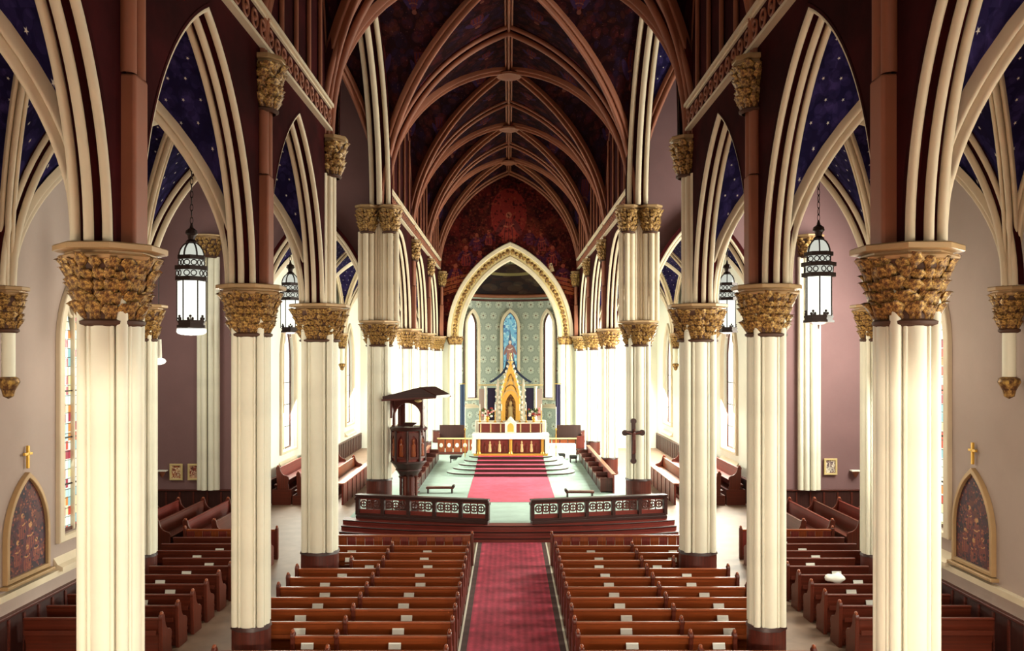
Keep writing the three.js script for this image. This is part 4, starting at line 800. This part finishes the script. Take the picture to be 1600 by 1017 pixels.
for (const e of [-1, 1]) {
  candle(AXC + e * 2.55, -48.2, PLAT, 3.3, 'tall standing candlestick beside the altar steps, ' + SIDE(e), 'standing candlesticks');
  const v = thing('altar_flowers', 'vase of pink, red and white flowers on the altar gradine, ' + SIDE(e), 'flowers', AXC + e * 1.28, PRED + 1.71, -47.72, 0, 'altar flowers');
  add('vase', lathe([[0.07, 0], [0.09, 0.02], [0.05, 0.06], [0.11, 0.2], [0.09, 0.28], [0.12, 0.32]], 12), MAT.gold, v);
  const lv = []; seed = 300 + e; for (let i = 0; i < 16; i++) { const g = new THREE.SphereGeometry(0.1, 6, 4).scale(0.5, 1.2, 0.25); g.rotateZ((rnd() - 0.5) * 2).rotateY(rnd() * 6).translate((rnd() - 0.5) * 0.56, 0.4 + rnd() * 0.3, (rnd() - 0.5) * 0.3); lv.push(g); } add('greenery', join(lv), MAT.green, v);
  for (let i = 0; i < 20; i++) { const b = add('bloom', new THREE.IcosahedronGeometry(0.06 + rnd() * 0.03, 1).scale(1, 0.75, 1), [MAT.pinkBloom, MAT.whiteBloom, MAT.redBloom][i % 3], v); b.position.set((rnd() - 0.5) * 0.66, 0.34 + rnd() * 0.45, 0.06 + (rnd() - 0.5) * 0.3); }
}

// ================================================================ SANCTUARY FURNITURE
for (const s of [-1, 1]) {
  const t = thing('sanctuary_balustrade', 'brown panelled balustrade behind the high altar, ' + SIDE(s), 'screen', CX + s * 3.35, PLAT, -54, 0, 'sanctuary balustrades');
  add('top_rail', rbox(2.5, 0.08, 0.2, 0.02, 0, 1.0, 0), MAT.goldPale, t); add('base', rbox(2.5, 0.15, 0.22, 0.02, 0, 0.075, 0), MAT.walnut, t);
  for (let i = 0; i < 5; i++) { const p = add('panel', rbox(0.44, 0.78, 0.06, 0.015, -1 + i * 0.5, 0.55, 0), MAT.oak, t, 'y'); add('panel_shield', new THREE.IcosahedronGeometry(0.12, 1).scale(1, 1.2, 0.3).translate(-1 + i * 0.5, 0.58, 0.04), MAT.ivory, p); }
  const st = thing('sedilia_bench', 'dark high-backed bench below the chancel wall, ' + SIDE(s), 'bench', CX + s * 3.9, PLAT, -57.6, 0, 'sedilia benches');
  add('seat', rbox(1.7, 0.08, 0.5, 0.02, 0, 0.45, 0.1), MAT.darkwood, st); add('backrest', rbox(1.7, 1.55, 0.08, 0.02, 0, 0.78, -0.15), MAT.darkwood, st, 'y'); for (const e of [-1, 1]) add('bench_end', rbox(0.08, 1.0, 0.6, 0.02, e * 0.85, 0.5, 0.08), MAT.walnut, st, 'y');
  const bn = thing('hanging_drape', 'dark violet drape hanging beside the chancel arch jamb, ' + SIDE(s), 'drape', CX + s * 3.42, 0.8, -61.5, 0, 'arch drapes');
  const g = []; for (let i = 0; i < 4; i++) g.push(cyl(0.06, 0.05, 3.8, 8, -0.12 + i * 0.08, 0, (i % 2) * 0.05)); add('folds', join(g), s < 0 ? MAT.navy : MAT.violet, bn); add('rod', cyl(0.02, 0.02, 0.5, 6).rotateZ(Math.PI / 2).translate(0.25, 3.85, 0), MAT.gold, bn);
}
{
  const t = thing('credence_table', 'table fully draped with a white cloth near the altar steps', 'table', 3.2, PLAT, -52.3);
  const drape = []; for (let i = 0; i < 17; i++) drape.push(cyl(0.06, 0.045, 0.78, 6, -0.8 + i * 0.1, 0.02, 0.36)); drape.push(rbox(1.7, 0.05, 0.8, 0.02, 0, 0.82, 0), box(0.04, 0.8, 0.76, -0.83, 0.42, 0), box(0.04, 0.8, 0.76, 0.83, 0.42, 0));
  add('tablecloth', join(drape), MAT.cloth, t); for (const [x, z] of [[-0.7, -0.3], [0.7, -0.3], [-0.7, 0.3], [0.7, 0.3]]) add('leg', box(0.06, 0.78, 0.06, x, 0.39, z), MAT.darkwood, t, 'y');
  const c = thing('sanctuary_chair', 'dark wooden armchair beside the white draped table', 'chair', 4.35, PLAT, -52.9, -0.4);
  add('seat', rbox(0.5, 0.08, 0.48, 0.02, 0, 0.45, 0), MAT.darkwood, c); add('backrest', rbox(0.5, 0.75, 0.06, 0.02, 0, 0.85, -0.23), MAT.redwood, c, 'y'); for (const [x, z] of [[-0.22, -0.2], [0.22, -0.2], [-0.22, 0.2], [0.22, 0.2]]) add('leg', rbox(0.05, 0.42, 0.05, 0.01, x, 0.21, z), MAT.darkwood, c, 'y');
  const stool = (x, z, w, label) => { const q = thing('footstool', label, 'stool', x, PLAT, z, 0, 'black footstools'); add('cushion', rbox(w, 0.16, 0.42, 0.05, 0, 0.34, 0), MAT.black, q); add('frame', box(w - 0.04, 0.05, 0.38, 0, 0.24, 0), MAT.darkwood, q); for (const [a, b] of [[-1, -1], [1, -1], [-1, 1], [1, 1]]) add('leg', box(0.05, 0.24, 0.05, a * (w / 2 - 0.06), 0.12, b * 0.15), MAT.darkwood, q, 'y'); };
  stool(-3.0, -49.9, 0.85, 'wide black stool at the altar steps, pulpit side'); stool(2.95, -50.9, 0.8, 'wide black stool in front of the white draped table'); stool(3.75, -50.0, 0.45, 'small black stool at the altar steps, crucifix side');
}

// ================================================================ HANGING LANTERNS
function lantern(x, d, y, label, skirt, ceil) {
  const t = thing('hanging_lantern', label, 'lantern', x, y, -d, 0.26, 'aisle lanterns');
  const hexR = (r, h, y0, r1 = r) => cyl(r, r1, h, 6, 0, y0, 0);
  const ring = (r, h, y0) => extr(poly(Array.from({ length: 6 }, (_, i) => [r * Math.cos(i * Math.PI / 3), r * Math.sin(i * Math.PI / 3)]), [Array.from({ length: 6 }, (_, i) => [(r - 0.05) * Math.cos(i * Math.PI / 3), (r - 0.05) * Math.sin(i * Math.PI / 3)])]), h).rotateX(-Math.PI / 2).rotateY(Math.PI / 6).translate(0, y0, 0);
  add('base_band', join([ring(0.37, 0.06, 0.0), ring(0.35, 0.05, 0.12), ring(0.33, 0.2, 0)]), MAT.iron, t);
  for (let i = 0; i < 6; i++) {
    const a = i * Math.PI / 3 + Math.PI / 6, b = a + Math.PI / 6;
    const side = 0.33; const m = new THREE.Matrix4().makeRotationY(b).setPosition(0.28 * Math.sin(b), 0, 0.28 * Math.cos(b));
    add('glass_pane', box(side - 0.03, 0.95, 0.012, 0, 0.66, 0).applyMatrix4(m), LANTERN_GLASS, t);
    add('corner_bar', cyl(0.018, 0.018, 1.0, 6, 0.33 * Math.sin(a), 0.16, 0.33 * Math.cos(a)), MAT.iron, t);
    add('trefoil', join([[0, 0.28], [-0.05, 0.22], [0.05, 0.22]].map(([p, q]) => new THREE.SphereGeometry(0.035, 6, 5).translate(p, q, 0.02)).concat([box(0.02, 0.1, 0.02, 0, 0.2, 0.02)])).applyMatrix4(m), MAT.iron, t);
    for (const [r, y0, h] of [[0.37, 1.24, 0.16], [0.3, 1.5, 0.16]]) { const mm = new THREE.Matrix4().makeRotationY(b).setPosition(r * 0.86 * Math.sin(b), 0, r * 0.86 * Math.cos(b)); add('tracery', join([new THREE.TorusGeometry(0.065, 0.014, 5, 10).translate(-0.08, y0 + h / 2, 0.01), new THREE.TorusGeometry(0.065, 0.014, 5, 10).translate(0.08, y0 + h / 2, 0.01)]).applyMatrix4(mm), MAT.iron, t); add('gallery_pane', box(r * 0.92, h, 0.01, 0, y0 + h / 2, -0.01).applyMatrix4(mm), LANTERN_GLASS_DIM, t); }
    add('dome_bar', sweep(Array.from({ length: 6 }, (_, k) => { const u = k / 5 * 1.35; return { p: V(0.29 * Math.cos(u) * Math.sin(a), 1.72 + 0.38 * Math.sin(u), 0.29 * Math.cos(u) * Math.cos(a)), n: V(Math.cos(u) * Math.sin(a), Math.sin(u), Math.cos(u) * Math.cos(a)) }; }), V(Math.cos(a), 0, -Math.sin(a)), [[-0.015, -0.01], [-0.015, 0.02], [0.015, 0.02], [0.015, -0.01]]), MAT.iron, t);
  }
  for (const [r, y0] of [[0.41, 1.14], [0.42, 1.4], [0.35, 1.66]]) add('band', ring(r, 0.1, y0), MAT.iron, t);
  add('dome', new THREE.SphereGeometry(0.28, 12, 6, 0, Math.PI * 2, 0, Math.PI / 2).scale(1, 1.3, 1).translate(0, 1.72, 0), LANTERN_GLASS_DIM, t);
  add('crown', lathe([[0.1, 2.05], [0.14, 2.1], [0.08, 2.16], [0.1, 2.26], [0.15, 2.3], [0.13, 2.38], [0.05, 2.44], [0.02, 2.56]], 10), MAT.iron, t);
  if (skirt) add('bottom_shade', lathe([[0.34, -0.02], [0.35, -0.1], [0.32, -0.14], [0.24, -0.17], [0.01, -0.18]], 12), LANTERN_GLASS, t);
  else add('bottom_plate', lathe([[0.3, 0.02], [0.2, -0.03], [0.03, -0.06], [0.02, -0.16], [0.01, -0.18]], 10), MAT.iron, t);
  const links = []; const top = ceil - y; for (let q = 2.56, i = 0; q < top; q += 0.16, i++) links.push(new THREE.TorusGeometry(0.05, 0.012, 4, 8).scale(0.7, 1.7, 1).rotateY(i % 2 ? Math.PI / 2 : 0).translate(0, q + 0.06, 0));
  add('chain', join(links), MAT.iron, t);
  lampLight(x, y - 0.32, -d, E.lantern, 12);
}
const LANTERN_GLASS = glassMat(null, 1.3), LANTERN_GLASS_DIM = glassMat(null, 0.55);
for (const s of [-1, 1]) {
  lantern(s * 7.75, s < 0 ? 21 : 21.5, s < 0 ? 7.3 : 7.45, 'large hanging lantern in the side aisle before the transept, ' + SIDE(s), s < 0, 12.4);
  lantern(s * 7.75, 30.5, 7.45, 'hanging lantern in the transept beyond the first one, ' + SIDE(s), false, 19.6);
  lantern(s * 7.75, 8.4, 7.4, 'unseen hanging lantern in the side aisle by the organ gallery, ' + SIDE(s), false, 12.4);  // out of view, placed to light the near end of the aisles
}
// unseen lamps under the gallery, placed to light the pews and lower piers
[-3.6, -1.2, 1.2, 3.6].forEach((x, i) => {
  const t = thing('unseen_gallery_lamp', 'unseen white globe lamp under the organ gallery, ' + ORD[i] + ' from the pulpit-side aisle', 'lamp', x, 4.72, 0.6, 0, 'unseen gallery lamps');
  add('globe', new THREE.SphereGeometry(0.16, 16, 10).translate(0, -0.3, 0), LANTERN_GLASS, t); add('rod', cyl(0.015, 0.015, 0.18, 6, 0, -0.16, 0), MAT.iron, t);
  lampLight(x, 4.2, 0.6, E.gallery, 8);
});
{ const t = thing('pendant_lamp', 'small white globe lamp hanging by the slim aisle column', 'lamp', -11.2, 6.45, -27.5); add('globe', new THREE.SphereGeometry(0.17, 16, 10).scale(1.3, 0.7, 1.3), LANTERN_GLASS, t); add('holder', cyl(0.1, 0.08, 0.6, 10, 0, 0.1, 0), MAT.ivory, t); add('rod', cyl(0.015, 0.015, 12.6, 6, 0, 0.7, 0), MAT.iron, t); }

// ================================================================ PICTURES AND FITTINGS ON THE WALLS
const stationArt = (sd, c) => canvasTex(256, 320, (g, w, h) => { seed = sd; g.fillStyle = c[0]; g.fillRect(0, 0, w, h); speckle(g, w, h, 120, c, 8, 40); paintFigure(g, w * 0.4, h * 0.5, 80, c[1], c[2], c[3]); paintFigure(g, w * 0.68, h * 0.62, 64, c[2], c[3], c[1]); speckle(g, w, h, 200, c, 2, 8); });
function picture(x, y, d, label, art, wd = 0.52, ht = 0.66) {
  const t = thing('station_picture', label, 'picture', x, y, -d, 0, 'small wall pictures');
  add('frame', extr(poly(rect(-wd / 2, wd / 2, 0, ht), [rect(-wd / 2 + 0.06, wd / 2 - 0.06, 0.06, ht - 0.06)]), 0.06, 0.008), MAT.goldPale, t);
  const g = new THREE.BoxGeometry(wd - 0.1, ht - 0.1, 0.02).translate(0, ht / 2, 0.02); g.userData.uvd = true; add('painting', g, new THREE.MeshStandardMaterial({ map: art, roughness: 0.7 }), t);
}
picture(-13.75, 1.5, 35.56, 'small framed red and gold picture near the holy water bracket on the transept wall', stationArt(8, ['#d8b48a', '#a4532e', '#e6d3ae', '#7c3320']));
picture(-13.0, 1.5, 35.56, 'small framed brown picture next to the tall wall shafts, pulpit side', stationArt(18, ['#c89a78', '#8a3a28', '#d9b79a', '#5c2a20']));
picture(13.3, 1.72, 35.56, 'small framed dark picture with pale figures on the transept wall, crucifix side', stationArt(28, ['#7a5a52', '#d8ccb8', '#5a4448', '#b8a89a']));
for (const s of [-1, 1]) {
  const t = thing('wall_bracket', 'small white bracket shelf on the transept wall, ' + SIDE(s), 'bracket', s * 14.3, 1.75, -35.45, 0, 'wall brackets');
  add('shelf', rbox(0.4, 0.06, 0.28, 0.02, 0, 0.14, 0), MAT.marble, t); add('corbel', lathe([[0.01, -0.14], [0.08, -0.05], [0.14, 0.08], [0.16, 0.12]], 10), MAT.rib, t);
  // arched station painting on the aisle wall
  const p = thing('station_painting', 'tall pointed station painting topped by a small cross on the aisle wall, ' + SIDE(s), 'painting', s * (WALL - 0.01), 0, s < 0 ? -19.0 : -19.7, ROT(s), 'arched station paintings');
  add('frame', extr(poly(lancet(0, 0.84, 1.77, 2.6, 1.43, 12), [lancet(0, 0.77, 1.84, 2.6, 1.33, 12)]), 0.1, 0.012), MAT.abacus, p);
  const art = canvasTex(256, 384, (g, w, h) => { seed = 600 + s; g.fillStyle = '#34141a'; g.fillRect(0, 0, w, h); speckle(g, w, h, 260, ['#4a1a1e', '#2a1020', '#5c2a1e', '#3c1626'], 8, 34); for (const [x, y, q] of [[100, 190, 60], [150, 240, 70], [70, 290, 60], [190, 300, 56], [130, 320, 60]]) paintFigure(g, x, y, q, '#7c3a28', '#54202a', '#b5814e'); speckle(g, w, h, 500, ['#8a4a2e', '#26101a', '#6a2420'], 2, 6); });
  const g = fitUV(new THREE.ExtrudeGeometry(poly(lancet(0, 0.78, 1.83, 2.6, 1.35, 12)), { depth: 0.04, bevelEnabled: false })); add('painting', g, new THREE.MeshStandardMaterial({ map: art, roughness: 0.6 }), p);
  add('cross', join([rbox(0.06, 0.5, 0.06, 0.01, 0, 4.38, 0.06), rbox(0.3, 0.06, 0.06, 0.01, 0, 4.45, 0.06)]), MAT.gold, p); add('ledge', rbox(1.9, 0.08, 0.2, 0.02, 0, 1.7, 0.08), MAT.abacus, p);
}
renderer.render(scene, camera);
